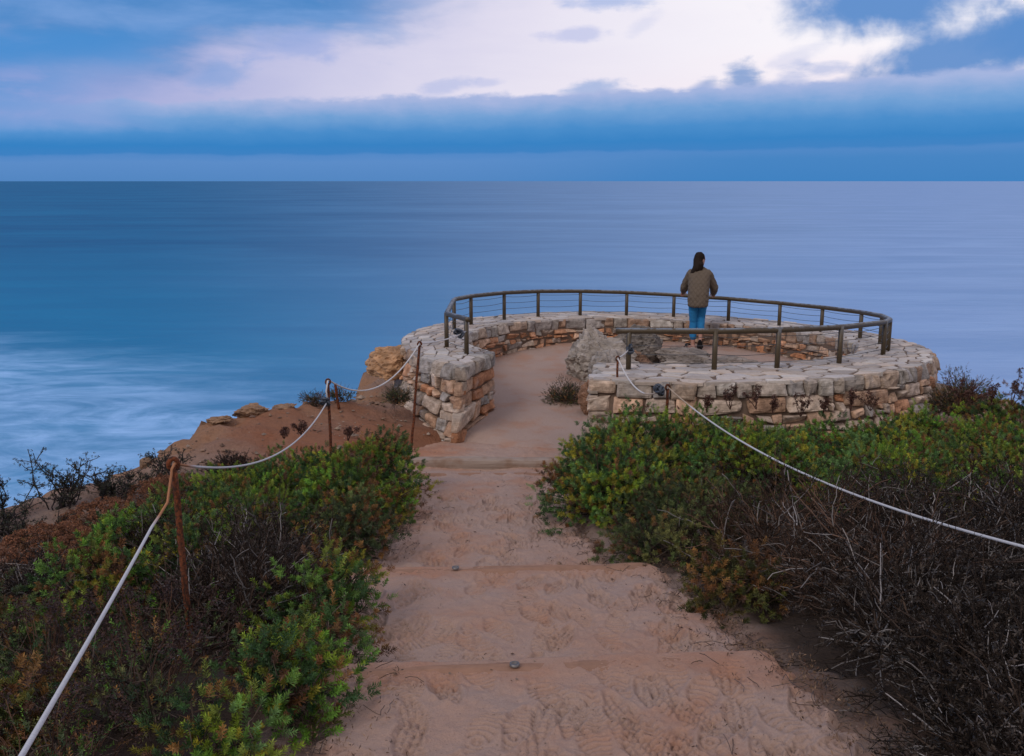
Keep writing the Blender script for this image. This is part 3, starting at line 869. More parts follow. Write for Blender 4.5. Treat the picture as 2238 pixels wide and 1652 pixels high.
# small stones strewn over the bare ground and the path (uncountable)
def pebbles():
    r = np.random.default_rng(55); mb = MB(); n = 1500
    ph = np.array([[1, 0, 0], [-1, 0, 0], [0, 1, 0], [0, -1, 0], [0, 0, .7], [0, 0, -.7]], float)
    tr = [(0, 2, 4), (2, 1, 4), (1, 3, 4), (3, 0, 4), (2, 0, 5), (1, 2, 5), (3, 1, 5), (0, 3, 5)]
    k = 0
    while k < n:
        if k < 1050:
            x, y = r.uniform(-4.2, .2), r.uniform(5.2, 13.5)
            d = float(edge_dist(np.array([x]), np.array([y]))[0])
            if d < .12 or (x > np.interp(y, PY, PL) - .1 and y < 10.4) or math.hypot(x - CX, y - CY) < 3.75: continue
            z = ground_z(x, y); s_ = r.exponential(.011) + .005
        else:
            y = r.uniform(2.2, 9.8); l, q = np.interp(y, PY, PL), np.interp(y, PY, PR); x = l + (q - l) * r.beta(.5, .5)
            z = float(path_z(y - x * .06 * (y < 6))); s_ = r.exponential(.0035) + .0025
        k += 1
        v = ph * s_ * r.uniform(.6, 1.3, (6, 1)) * np.array([1, r.uniform(.6, 1), r.uniform(.5, .9)])
        a = r.uniform(0, 6.28); v = np.stack([v[:, 0] * math.cos(a) - v[:, 1] * math.sin(a), v[:, 0] * math.sin(a) + v[:, 1] * math.cos(a), v[:, 2]], 1)
        mb.add(v + np.array([x, y, z + s_ * .25]), tris=tr, col=np.array([[.27, .18, .13], [.20, .13, .10], [.33, .26, .21]])[r.integers(3)] * r.uniform(.6, 1.2))
    tag(mb.build('pebbles', M['rock']), 'small stones strewn over the bare slope and the sandy path', 'pebbles', kind='stuff')
pebbles()

# ------------------------------------------------------------------ timber steps
def timber(x0, x1, y, zt, skew, label, bolt=None, w=.15, h=.16, seed=1):
    cx = (x0 + x1) / 2; L = x1 - x0
    o = empty('timber_step', (cx, y, zt - h), label, 'step', 'timber steps of the path', math.atan(skew))
    nx = 40; u = np.linspace(-L / 2, L / 2, nx)
    prof = []
    for (a, b) in ((-1, 0), (-1, .8), (-.86, .96), (-.4, 1.02), (0, 1.03), (.4, 1.02), (.86, .96), (1, .8), (1, 0)): prof.append((a * w / 2, b * h))
    prof = np.array(prof); k = len(prof)
    v = np.zeros((nx, k, 3))
    for i, a in enumerate(u):
        e = 1 - .12 * smooth(.93, 1.0, abs(a) / (L / 2))
        for j, (b, c) in enumerate(prof):
            v[i, j] = (a, b * e + .006 * nz(a * 3 + seed, j * .7, seed), c * (1 - (1 - e) * .4) + .007 * nz(a * 2.2 + seed, j * .9, 3.0 + seed))
    idx = np.arange(nx * k).reshape(nx, k)
    q = np.stack([idx[:-1, :-1], idx[1:, :-1], idx[1:, 1:], idx[:-1, 1:]], -1).reshape(-1, 4)
    mb = MB().add(v.reshape(-1, 3), quads=q)
    for e, fl_ in ((0, 1), (nx - 1, -1)):
        base = mb.n; mb.add(v[e], tris=[(0, j, j + 1)[::fl_] for j in range(1, k - 1)])
    mb.build('beam', M['dusty'] if seed < 4 else M['wood'], o, False)
    if bolt:
        bx, by = bolt; h += .012; mb = MB()
        a = np.linspace(0, 2 * math.pi, 20, endpoint=False)
        rings = [(.020, h + .002), (.019, h + .011), (.0145, h + .0115), (.013, h + .004), (.0005, h + .005)]
        v = np.array([[(bx + r * math.cos(t), by + r * math.sin(t), z) for t in a] for r, z in rings])
        idx = np.arange(len(rings) * 20).reshape(len(rings), 20)
        q = np.stack([idx[:-1], np.roll(idx[:-1], -1, 1), np.roll(idx[1:], -1, 1), idx[1:]], -1).reshape(-1, 4)
        mb.add(v.reshape(-1, 3), quads=q).build('bolt', M['bolt'], o, True)
    return o
timber(-.72, .88, 3.40, -1.838, .06, 'nearest sand covered timber step with a round bolt, across the path', (-.07, .0), seed=1)
timber(-1.0, .78, 4.965, -2.096, .06, 'second timber step, nearly buried, where the path narrows between the shrubs', (-.20, .0), seed=2)
timber(-1.0, .52, 8.35, -2.605, .01, 'third timber step, buried in sand just short of the pale log', None, seed=3)
timber(-1.16, .75, 9.32, -2.735, -.015, 'farthest timber step, a pale exposed log in front of the overlook entrance', None, .15, .17, seed=4)

# ------------------------------------------------------------------ rope posts and ropes
def rope_post(px, py, foot_z, top, foot, label, r=.017, loop=True, group='rusty rope posts'):
    o = empty('rope_post', (foot[0], foot[1], foot_z), label, 'post', group)
    f = np.array([foot[0], foot[1], foot_z - .15]); t = np.array(top)
    L = (foot[0], foot[1], foot_z)
    P = np.array([f + (t - f) * s for s in np.linspace(0, 1, 9)]); P[1:-1] += rng.normal(0, .003, (7, 3))
    mb = MB(); tubes(mb, P[None], np.full((1, 9), r), 10, caps=True); mb.build('rod', M['rust'], o, True, L)
    if loop:
        R = .028 if r > .015 else .02
        a = np.linspace(0, 2 * math.pi, 17); ctr = t + np.array([0, 0, R * .75])
        ring = np.stack([ctr[0] + R * .9 * np.cos(a), ctr[1] + R * .4 * np.cos(a), ctr[2] + R * 1.25 * np.sin(a)], 1)
        mb = MB(); tubes(mb, ring[None], np.full((1, 17), r * .72), 8); mb.build('eyelet', M['rust'], o, True, L)
    return o
def at(px, py, Y):
    D = ray(px, py); return D * (Y / D[1])
A1 = at(379, 1022, 3.9); Ag = at(412, 1320, 3.88); Ag = Ag + (Ag - A1) * .42; rope_post(0, 0, ground_z(Ag[0], 3.86), A1, (Ag[0], 3.86), 'thick rusty rope post nearest the camera, among the left shrubs', .0145)
A2 = at(717, 838, 8.6); rope_post(0, 0, ground_z(A2[0], 8.6), A2, (A2[0] + .005, 8.6), 'rusty rope post with a dark cable clamp at the far end of the left shrubs', .0135)
A3 = at(917, 755, 9.85); Af = at(895, 984, 9.75); rope_post(0, 0, Af[2], A3, (Af[0], Af[1]), 'thin leaning rusty rope post in front of the left wall end', .0135)
A5 = at(1350, 787, 9.55); rope_post(0, 0, -2.68, A5, (A5[0] + .01, 9.56), 'thin upright rusty rope post in front of the right wall end', .0115)
A6 = at(1459, 850, 8.62); rope_post(0, 0, ground_z(A6[0], 8.6), A6, (A6[0], 8.62), 'rusty rope post standing up out of the right shrubs', .0135)
stub = at(733, 838, 10.45); rope_post(0, 0, stub[2] - .14, stub, (stub[0] + .03, 10.45), 'short rusty stub leaning on the cliff brink', .016, False)

def sagline(a, b, sag, n=26):
    t = np.linspace(0, 1, n)[:, None]
    return a + (b - a) * t - np.array([0, 0, 1.0]) * (4 * sag * t * (1 - t))
WHITE = (.52, .52, .54); OLD = (.40, .30, .22)
def rope(pts, label, r=.0095, cols=None):
    P = np.array(pts); c = np.tile(np.array(WHITE), (len(P), 1))
    if cols is not None: c = cols
    mb = MB(); tubes(mb, P[None], np.full((1, len(P)), r), 10, col=(1, 1, 1), caps=True)
    mb.c = [np.repeat(c, 10, 0)]
    ob = mb.build('rope', M['rope'], None, True)
    return tag(ob, label, 'rope', 'white ropes along the path')
def knot(parent, p, r, mat, seed, name='cable_clamp'):
    rr = np.random.default_rng(seed); mb = MB()
    for k in range(5):
        a = np.linspace(0, 2 * math.pi, 13); ax = unit(rr.normal(0, 1, 3)); b = unit(np.cross(ax, [.3, .8, .5])); c = np.cross(ax, b)
        ctr = np.array(p) + rr.normal(0, r * .45, 3)
        tubes(mb, (ctr + (np.cos(a)[:, None] * b + np.sin(a)[:, None] * c) * r * rr.uniform(.5, .8))[None], np.full((1, 13), r * .32), 6)
    return mb.build(name, mat, parent, True)
# foreground rope: from beyond the frame, up to the near post, on to the second post
B0 = at(40, 1652, 1.55); B0b = B0 + (B0 - at(338, 1140, 3.72)) * .35
kink = at(366, 1098, 3.83); mid = at(349, 1126, 3.77)
seg = [*sagline(B0b, at(338, 1140, 3.72), .012, 30)[:-1], mid, kink, at(371, 1062, 3.86), at(375, 1034, 3.88), A1 + np.array([0, -.02, .0])]
seg += list(sagline(A1 + np.array([.01, -.01, .02]), at(714, 880, 8.55), .21, 30))
seg = np.array(seg); cc = np.tile(np.array(WHITE), (len(seg), 1)); d1 = np.linalg.norm(seg - A1, axis=1)
cc = np.where((d1 < .26)[:, None], np.array([.36, .17, .09]), cc)
rp = rope(seg, 'thick white rope over the left shrubs, from the lower corner to the second left post', .0056, cc)
knot(rp, at(716, 878, 8.55), .035, M['clamp'], 1)
seg = [at(716, 874, 8.55), at(713, 855, 8.57), A2 + np.array([0, -.015, .03])] + list(sagline(A2 + np.array([.01, 0, .03]), A3 + np.array([0, 0, .02]), .26, 26))
e1 = at(1006, 731, 11.05)
seg += list(sagline(A3 + np.array([0, 0, .02]), e1, .02, 12))[1:] 
p0 = PT[-1]; pa = np.array([CX + R_POST * math.cos(p0[0]), CY + R_POST * math.sin(p0[0]), 0]); pa[2] = e1[2]
seg.append(pa)
rp = rope(seg, 'white rope sagging from the second left post past the thin leaning post to the railing', .0072)
knot(rp, e1, .045, M['clamp'], 2)
# right side
q0 = PT[0]; pb = np.array([CX + R_POST * math.cos(q0[0]), CY + R_POST * math.sin(q0[0]), 0]); pb[2] = at(1375, 762, pb[1])[2]; pb[1] -= .035
seg = [pb] + list(sagline(pb, A5 + np.array([0, 0, .02]), .01, 8))[1:] + list(sagline(A5 + np.array([.005, 0, .015]), A6 + np.array([-.02, 0, .02]), .19, 22))[1:]
seg = np.array(seg); cc = np.tile(np.array(WHITE), (len(seg), 1)); cc[-9:] = (.36, .30, .25)
rp = rope(seg, 'short white rope looping from the railing over the thin upright post', .0072, cc)
knot(rp, pb + np.array([.01, -.03, -.01]), .04, M['clamp'], 3); knot(rp, A6 + np.array([-.09, -.01, -.005]), .045, M['clamp'], 4)
B9 = at(2238, 1195, 3.45); B9b = B9 + np.array([.35, -1.3, .12])
seg = np.array(list(sagline(A6 + np.array([0, -.01, .02]), B9, .16, 40))); ext = sagline(B9, B9b, .02, 8)[1:]
# keep the run smooth across the frame edge
seg = np.vstack([seg, ext]); cc = np.tile(np.array(WHITE), (len(seg), 1)); cc[:6] = (.42, .32, .23)
rope(seg, 'thick white rope hanging across the right shrubs and the dry brush', .0062, cc)

# ------------------------------------------------------------------ plants
def leaves(mb, P0, D, L, col, per, ll, lw, jit=.25):
    """sprigs with base P0 (n,3), direction D, length L (n), colour (n,3); per leaves each"""
    n = len(P0); m = per
    t = (np.arange(m)[None] + rng.random((n, m))) / m
    t = .08 + .92 * t
    ref = unit(np.cross(D, unit(rng.normal(0, 1, (n, 3))))); bi = np.cross(D, ref)
    ph = rng.random((n, 1)) * 6.28 + np.arange(m)[None] * 2.399
    rad = ref[:, None] * np.cos(ph)[..., None] + bi[:, None] * np.sin(ph)[..., None]
    open_ = (1.55 - .9 * t)[..., None] * rng.uniform(.7, 1.25, (n, m, 1))
    ld = unit(D[:, None] * .75 + rad * open_ + np.array([0, 0, .12]) + rng.normal(0, jit * .4, (n, m, 3)))
    bp = P0[:, None] + D[:, None] * (L[:, None] * t)[..., None]
    le = ll * rng.uniform(.6, 1.15, (n, m)) * (1.0 - .35 * t)
    side = unit(np.cross(ld, D[:, None] + rng.normal(0, .3, (n, m, 3))))
    nor = np.cross(side, ld)
    w = lw * le / ll * rng.uniform(.8, 1.2, (n, m))
    mid = bp + ld * (le * .55)[..., None]
    v = np.stack([bp, mid - side * w[..., None] + nor * (w * .35)[..., None], bp + ld * le[..., None] - nor * (le * .08)[..., None], mid + side * w[..., None] + nor * (w * .35)[..., None]], 2)
    k = n * m
    base = np.arange(k)[:, None] * 4
    tr = np.concatenate([base + np.array([[0, 1, 2]]), base + np.array([[0, 2, 3]])])
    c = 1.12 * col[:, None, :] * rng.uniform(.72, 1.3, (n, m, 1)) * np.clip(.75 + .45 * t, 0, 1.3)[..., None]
    c = np.repeat(c.reshape(-1, 3), 4, 0)
    mb.add(v.reshape(-1, 3), tris=tr, col=c)

GREENS = np.array([[.095, .200, .024], [.150, .215, .020], [.085, .165, .030], [.038, .090, .024], [.215, .200, .022], [.095, .175, .055], [.028, .066, .020], [.150, .190, .030]])
OLIVES = np.array([[.080, .110, .035], [.055, .080, .030], [.115, .120, .038], [.035, .050, .020]])
BROWN = np.array([[.14, .062, .022], [.19, .10, .03], [.09, .045, .025]])
def curve_stems(c0, ends, k=6, wig=.05, droop=.0):
    n = len(ends); t = np.linspace(0, 1, k)[None, :, None]
    mid = (c0 + ends) / 2 + rng.normal(0, wig, (n, 3)) + np.array([0, 0, 1.0]) * np.linalg.norm(ends - c0, axis=1)[:, None] * .06
    P = (1 - t) ** 2 * c0[:, None] + 2 * t * (1 - t) * mid[:, None] + t ** 2 * ends[:, None]
    P[:, 1:-1] += rng.normal(0, wig * .18, (n, k - 2, 3))
    return P
def shrub(name, label, x, y, rx, ry, h, seed, pal=GREENS, clumps=None, sprigs=15, per=30, ll=.030, lw=.0041, sl=(.03, .068), brown=.11, spread=.062, dens=1.0,
          group='green shrubs beside the path', cat='shrub', low=.0, twig=1.3, up=.28, z=None):
    global rng
    rng = np.random.default_rng(seed)
    z0 = ground_z(x, y) if z is None else z
    c = np.array([x, y, z0])
    q = rng.uniform(.74, 1.08); ll, lw = ll * q, lw * q * rng.uniform(.85, 1.15); per = int(per / q ** .8)
    area = 2 * math.pi * ((rx * ry + rx * h + ry * h) / 3)
    K = clumps or int(area * 60 * dens)
    ph = rng.random(K) * 2 * math.pi; cz = low + (1 - low) * rng.random(K) ** .85
    sr = np.sqrt(np.clip(1 - cz ** 2, 0, 1))
    dirs = np.stack([np.cos(ph) * sr, np.sin(ph) * sr, cz], 1)
    lump = 1 + .42 * np.array([mn.fractal(Vector(d * 2.1 + seed), 1, 2, 3) for d in dirs]) + rng.normal(0, .05, K)
    lump = np.clip(lump, .6, 1.16)
    depth = np.where(rng.random(K) < .3, rng.uniform(.5, .85, K), rng.uniform(.88, 1.04, K))
    cen = c + dirs * np.array([rx, ry, h]) * (lump * depth)[:, None]
    o = empty(name, (x, y, z0), label, cat, group)
    st, fo = MB(), MB()
    # woody stems
    foot = c + np.stack([rng.normal(0, rx * .22, K), rng.normal(0, ry * .22, K), np.full(K, -.03)], 1)
    tips = cen - dirs * .02
    P = curve_stems(foot, tips, 6, .05)
    tc = np.array([.055, .040, .032]) * rng.uniform(.5, 1.7, (K, 1))
    tubes(st, P, np.linspace(.0055, .0024, 6)[None].repeat(K, 0), 4, tc)
    # dead twiglets inside
    n2 = int(K * 2.2 * twig); i = rng.integers(0, K, n2); tt = rng.uniform(.35, .95, n2)
    s0 = P[i, (tt * 5).astype(int)]
    s1 = s0 + unit(rng.normal(0, 1, (n2, 3)) + dirs[i] * .8) * rng.uniform(.06, .17, (n2, 1))
    tubes(st, curve_stems(s0, s1, 4, .02), np.linspace(.0028, .0013, 4)[None].repeat(n2, 0), 3, np.array([.060, .046, .038]) * rng.uniform(.4, 2.2, (n2, 1)))
    st.build('stems', M['twig'], o, False, (x, y, z0))
    # leafy sprigs
    n = K * sprigs; i = np.repeat(np.arange(K), sprigs)
    off = np.clip(rng.normal(0, 1, (n, 3)), -1.5, 1.5) * spread * np.array([1, 1, .75])
    p0 = cen[i] + off - dirs[i] * .04
    p0[:, 2] = np.maximum(p0[:, 2], z0 + .015)
    D = unit(dirs[i] * .6 + np.array([0, 0, up]) + unit(off) * .6 + rng.normal(0, .32, (n, 3)))
    cc = pal[rng.integers(len(pal), size=K)] * rng.uniform(.55, 1.4, (K, 1))
    col = cc[i] * rng.uniform(.8, 1.2, (n, 1))
    br = rng.random(n) < brown; brc = rng.random(K) < brown * .6
    br |= brc[i]
    col[br] = BROWN[rng.integers(3, size=br.sum())] * rng.uniform(.7, 1.25, (br.sum(), 1))
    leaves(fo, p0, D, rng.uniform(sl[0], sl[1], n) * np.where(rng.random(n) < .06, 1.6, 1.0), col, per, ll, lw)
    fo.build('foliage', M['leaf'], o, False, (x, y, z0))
    return o

def brush(label, x, y, rx, ry, h, seed, stems=44, col=(.085, .068, .058), pale=.12, dead=500, name='dry_bush', group='dry twiggy bushes beside the path', cat='bush', thick=.0043, sc=1.0):
    """leafless tangle of branching twigs"""
    global rng
    rng = np.random.default_rng(seed)
    z0 = ground_z(x, y); c = np.array([x, y, z0])
    o = empty(name, (x, y, z0), label, cat, group)
    mb = MB()
    def tone(n, lv=1.0, pv=1.0):
        k = np.array(col) * np.array([1.04, .98, .90]) * rng.uniform(.35, 1.5, (n, 1)) * lv; p = rng.random(n) < pale * pv
        k[p] = np.array([.25, .235, .235]) * rng.uniform(.35, 1.25, (p.sum(), 1)); return k
    n = stems
    ph = rng.random(n) * 6.283; el = rng.uniform(.05, 1.0, n)
    d = np.stack([np.cos(ph) * np.sqrt(1 - el ** 2), np.sin(ph) * np.sqrt(1 - el ** 2), el], 1)
    foot = c + np.stack([rng.normal(0, rx * .3, n), rng.normal(0, ry * .3, n), np.full(n, -.03)], 1)
    ends = c + d * np.array([rx, ry, h]) * rng.uniform(.6, 1.05, (n, 1))
    P = curve_stems(foot, ends, 8, .055)
    tubes(mb, P, np.linspace(thick * 1.5, thick * .6, 8)[None].repeat(n, 0), 4, tone(n, 2.2, 2.2))
    lev = P; rad = thick * .8
    for L, cnt, ln in ((1, 8, .24), (2, 3, .12), (3, 2, .05)):
        ln *= sc
        k = len(lev) * cnt; i = np.repeat(np.arange(len(lev)), cnt); kk = lev.shape[1]
        t = rng.integers(max(1, kk // 3), kk, k); s0 = lev[i, t]
        td = unit(lev[i, t] - lev[i, t - 1])
        dd = unit(td * .9 + rng.normal(0, .55, (k, 3)) + np.array([0, 0, .12]))
        e = s0 + dd * (ln * rng.uniform(.45, 1.3, (k, 1)))
        e[:, 2] = np.maximum(e[:, 2], z0 + .02)
        m = 6 if L == 1 else 4
        Q = curve_stems(s0, e, m, ln * .09)
        tubes(mb, Q, np.linspace(rad, rad * .55, m)[None].repeat(k, 0), 3 if L > 1 else 4, tone(k, (1.35, .5, .4)[L - 1], (1.5, .55, .3)[L - 1]))
        lev = Q; rad *= .66
    mb.build('twigs', M['twig'], o, False, (x, y, z0))
    if dead:
        fo = MB(); i = rng.integers(0, len(lev), dead); p0 = lev[i, 1] + rng.normal(0, .02, (dead, 3)); p0[:, 2] = np.maximum(p0[:, 2], z0 + .01)
        leaves(fo, p0, unit(rng.normal(0, 1, (dead, 3))), np.full(dead, .03), np.array([.025, .019, .015]) * rng.uniform(.4, 2.4, (dead, 1)), 7, .022, .005)
        fo.build('dead_leaves', M['leaf'], o, False, (x, y, z0))
    return o

def heads(parent, loc, pts, r, col, name='flower_heads'):
    """clusters of tiny dry florets"""
    mb = MB(); n = len(pts); m = 26
    d = unit(rng.normal(0, 1, (n * m, 3))); p = np.repeat(pts, m, 0) + d * r * np.array([1, 1, .65]) * rng.uniform(.5, 1, (n * m, 1))
    leaves(mb, p, d, np.full(n * m, .006), np.array(col) * rng.uniform(.5, 1.7, (n * m, 1)), 4, .011, .0042)
    return mb.build(name, M['leaf'], parent, False, loc)

def buckwheat(label, x, y, rx, ry, h, seed, nh, hr, hcol, pal, name='flowering_shrub', group='buckwheat shrubs with dry flower heads', low=0.0):
    o = shrub(name, label, x, y, rx, ry, h * .8, seed, pal, sprigs=9, per=15, ll=.022, lw=.0042, brown=.18, group=group, dens=.7)
    z0 = ground_z(x, y); c = np.array([x, y, z0])
    ph = rng.random(nh) * 6.283; q = np.sqrt(rng.random(nh))
    ends = c + np.stack([np.cos(ph) * q * rx, np.sin(ph) * q * ry, h * (np.sqrt(np.clip(1 - q ** 2 * .85, 0, 1))) * rng.uniform(.85, 1.2, nh)], 1)
    foot = c + (ends - c) * np.array([.55, .55, .35])
    mb = MB(); tubes(mb, curve_stems(foot, ends, 5, .03), np.full((nh, 5), .0017), 3, np.array([.09, .05, .035]) * rng.uniform(.5, 1.4, (nh, 1)))
    mb.build('flower_stalks', M['twig'], o, False, (x, y, z0))
    heads(o, (x, y, z0), ends, hr, hcol)
    return o

# right hand side, green
Rg = [
 (.78, 6.75, .58, .70, .50, GREENS, 'green shrub bulging over the right edge of the path where it is narrowest', {}),
 (1.02, 7.75, .58, .62, .62, GREENS, 'dense dark green shrub at the left end of the right hedge, beside the entrance', {}),
 (1.60, 8.15, .44, .44, .60, GREENS, 'tallest green shrub round the foot of the right rope post', {}),
 (2.30, 8.45, .58, .50, .42, GREENS, 'green shrub against the wall just right of the shrub rope post', {}),
 (3.05, 8.65, .62, .50, .40, GREENS, 'green shrub against the middle of the right hand wall', {}),
 (3.95, 8.85, .68, .55, .47, GREENS, 'yellowish green shrub below the right bulge of the wall', {'brown': .16}),
 (4.95, 9.05, .76, .62, .62, GREENS, 'green shrub with the sea right behind it at the right edge of the picture', {'brown': .16}),
 (1.95, 7.35, .72, .62, .50, GREENS, 'green shrub under the upper part of the right thick rope', {}),
 (2.95, 7.55, .75, .62, .46, GREENS, 'broad green shrub in the middle of the right hedge', {'brown': .14}),
 (3.95, 7.75, .75, .65, .48, GREENS, 'yellow flecked green shrub in the right part of the hedge', {'brown': .2}),
 (4.85, 7.7, .7, .65, .52, GREENS, 'yellow flecked green shrub where the hedge leaves the picture', {'brown': .2}),
 (2.65, 6.35, .60, .48, .48, GREENS, 'green shrub hanging over the dry brush right of the thick rope', {'brown': .1}),
 (3.55, 6.25, .70, .50, .52, GREENS, 'bright green shrub on top of the dark dry brush near the right edge', {'brown': .15}),
 (1.25, 6.05, .55, .42, .40, OLIVES, 'greyish olive shrub between the green hedge and the dry brush', {'brown': .05}),
 (.92, 5.40, .36, .34, .28, OLIVES, 'low olive shrub spilling onto the path below the green bulge', {'brown': .1}),
 (1.12, 4.55, .26, .32, .24, OLIVES * np.array([1.0, .75, .5]), 'low dark olive shrub at the path corner between second and nearest step', {'brown': .25}),
]
for k, (x, y, rx, ry, h, pal, lb, kw) in enumerate(Rg):
    shrub('shrub', lb, x, y, rx, ry, h, 100 + k, pal, **kw)
# left hand side, green
Lg = [
 (-1.18, 7.55, .50, .55, .42, GREENS, 'dark green shrub at the left path edge beside the pale log', {}),
 (-1.12, 6.60, .44, .55, .42, GREENS, 'dark green shrub at the left path edge opposite the narrowest stretch', {}),
 (-1.75, 7.85, .50, .45, .30, GREENS, 'green shrub round the foot of the second left rope post', {}),
 (-2.35, 7.35, .48, .42, .24, GREENS, 'green shrub nearest the cliff brink behind the sagging rope', {}),
 (-1.85, 6.95, .52, .48, .33, GREENS, 'yellow flecked green shrub under the sagging part of the left rope', {'brown': .15}),
 (-2.40, 6.55, .42, .42, .28, GREENS, 'bright green shrub just right of the top of the near rope post', {'brown': .12}),
 (-1.05, 5.72, .42, .42, .30, OLIVES, 'thin olive shrub above the second step with bare branches showing', {'dens': .75, 'brown': .2}),
 (-1.72, 6.00, .48, .45, .34, GREENS, 'green shrub right of the rusty near post, with dark gaps below', {'dens': .8}),
 (-2.45, 5.70, .40, .40, .34, GREENS, 'light green shrub left of the rusty near post', {'dens': .85}),
 (-1.78, 5.05, .17, .17, .40, GREENS, 'small upright yellow green sprig bush at the foot of the near rope post', {'brown': .1, 'dens': 1.6}),
 (-2.15, 4.75, .40, .36, .34, GREENS, 'light green shrub behind the foreground rope, low on the left', {'dens': .8}),
 (-.88, 4.15, .26, .34, .34, GREENS, 'green shrub on the left path edge between the nearest and second steps', {'dens': .9, 'brown': .14}),
 (-.80, 3.62, .22, .28, .22, GREENS, 'small green shrub overlapping the left end of the nearest step', {'dens': .9, 'brown': .2}),
 (-.82, 3.10, .26, .28, .26, GREENS, 'green shrub on the left path edge in the bottom foreground', {'dens': .8, 'brown': .12}),
 (-.92, 2.72, .19, .18, .24, GREENS, 'pale green shrub cut off by the bottom edge of the picture', {'dens': .9, 'll': .034}),
 (-2.55, 4.15, .42, .38, .30, OLIVES, 'dark olive shrub at the left border behind the foreground rope', {'dens': .8}),
 (-1.95, 2.95, .44, .34, .36, OLIVES * np.array([1.05, .95, .6]), 'dark yellowish shrub in the bottom left corner under the rope', {'dens': .8, 'brown': .2}),
]
for k, (x, y, rx, ry, h, pal, lb, kw) in enumerate(Lg):
    shrub('shrub', lb, x, y, rx, ry, h, 200 + k, pal, **kw)
# dry brush
DK = (.036, .027, .023)
for k, (x, y, rx, ry, h, lb, kw) in enumerate([
 (1.55, 5.15, .55, .45, .44, 'brown dry bush fanning its twigs towards the path below the olive shrubs', dict(col=(.085, .055, .042), pale=.10, stems=52)),
 (2.35, 5.45, .60, .45, .34, 'dark dry bush under the middle of the right thick rope', dict(col=DK, pale=.12, dead=1300)),
 (3.20, 5.40, .62, .45, .36, 'grey dry bush behind the rope at the right edge', dict(col=(.045, .038, .038), pale=.16, dead=900)),
 (1.80, 4.50, .58, .45, .44, 'brown dry bush of long bent twigs in the middle of the dry brush', dict(col=(.075, .05, .04), pale=.14, stems=52)),
 (2.60, 4.65, .60, .48, .48, 'dark tangled dry bush in front of the thick rope', dict(col=DK, pale=.22, dead=1100)),
 (3.25, 4.50, .50, .5, .5, 'dry bush with bleached grey branches under the rope at the right edge', dict(col=(.045, .04, .04), pale=.28, dead=500)),
 (1.72, 3.75, .46, .42, .38, 'dark dry bush at the right end of the nearest step', dict(col=DK, pale=.2, dead=1000)),
 (2.40, 3.80, .55, .45, .44, 'dry bush full of curled dead leaves near the right edge', dict(col=(.04, .03, .028), pale=.14, dead=1800)),
 (1.78, 3.10, .40, .38, .32, 'low dark dry bush beside the sand in the lower right', dict(col=DK, pale=.10, dead=1300)),
 (2.32, 3.05, .45, .42, .40, 'dry bush of dark twigs in the bottom right corner', dict(col=DK, pale=.2, dead=1400)),
 (1.62, 2.60, .30, .30, .20, 'lowest dry bush cut off by the bottom edge on the right', dict(col=DK, pale=.15, dead=900)),
 (-1.42, 4.95, .42, .42, .26, 'grey twiggy dry bush right of the near rope post', dict(col=(.055, .044, .042), pale=.22, dead=500)),
 (-1.30, 4.25, .40, .40, .26, 'brown twiggy dry bush between the flower heads and the path edge', dict(col=(.06, .042, .036), pale=.14, dead=900)),
 (-1.95, 5.45, .40, .36, .24, 'dark twiggy dry bush behind the foot of the near rope post', dict(col=DK, pale=.12, dead=700)),
 (-2.75, 5.2, .28, .28, .12, 'grey twiggy dry bush on the pale sand slope at the left', dict(sc=.6, col=(.05, .04, .04), pale=.18, dead=500)),
 (-2.55, 8.3, .30, .2, .10, 'dark leafless bush on the brink behind the left green shrubs', dict(col=(.05, .03, .025), pale=.0, dead=500, sc=.35)),
]):
    brush(lb, x, y, rx, ry, h, 300 + k, **kw)
# buckwheat: dark heads in the lower left, rusty mats along the brink
DH = (.034, .018, .016)
for k, (x, y, rx, ry, h, nh, lb) in enumerate([
 (-1.52, 3.75, .42, .38, .34, 62, 'shrub of dark brown flower heads in front of the grey twigs'),
 (-1.35, 3.15, .36, .34, .32, 46, 'shrub of dark brown flower heads next to the bottom path edge shrubs'),
 (-1.90, 3.60, .36, .34, .36, 40, 'shrub of dark brown flower heads crossed by the foreground rope'),
 (-1.42, 2.62, .32, .26, .30, 34, 'shrub of dark brown flower heads at the bottom edge of the picture'),
]):
    buckwheat(lb, x, y, rx, ry, h, 400 + k, int(nh * .75), .034, DH, np.vstack([GREENS[[0, 3, 6]] * .8, OLIVES]))
RH = (.17, .075, .04)
RB = np.array([[.10, .050, .026], [.13, .060, .030], [.07, .04, .025]])
for k, (x, y, rx, ry, h, nh, lb) in enumerate([
 (-2.85, 7.65, .34, .34, .16, 150, 'low rusty brown mat plant just left of the near rope post top'),
 (-3.10, 7.00, .36, .36, .18, 170, 'largest rusty brown mat plant in the middle of the left brink'),
 (-3.25, 6.35, .34, .32, .18, 150, 'rusty brown mat plant above the pale sand patch'),
 (-2.85, 6.15, .28, .28, .16, 110, 'rusty brown mat plant beside the light green shrub'),
 (-3.35, 5.75, .30, .28, .16, 110, 'rusty brown mat plant at the left border of the picture'),
]):
    buckwheat(lb, x, y, rx, ry, h, 430 + k, nh, .020, RH, RB, 'mat_plant', 'rusty brown mat plants on the brink')

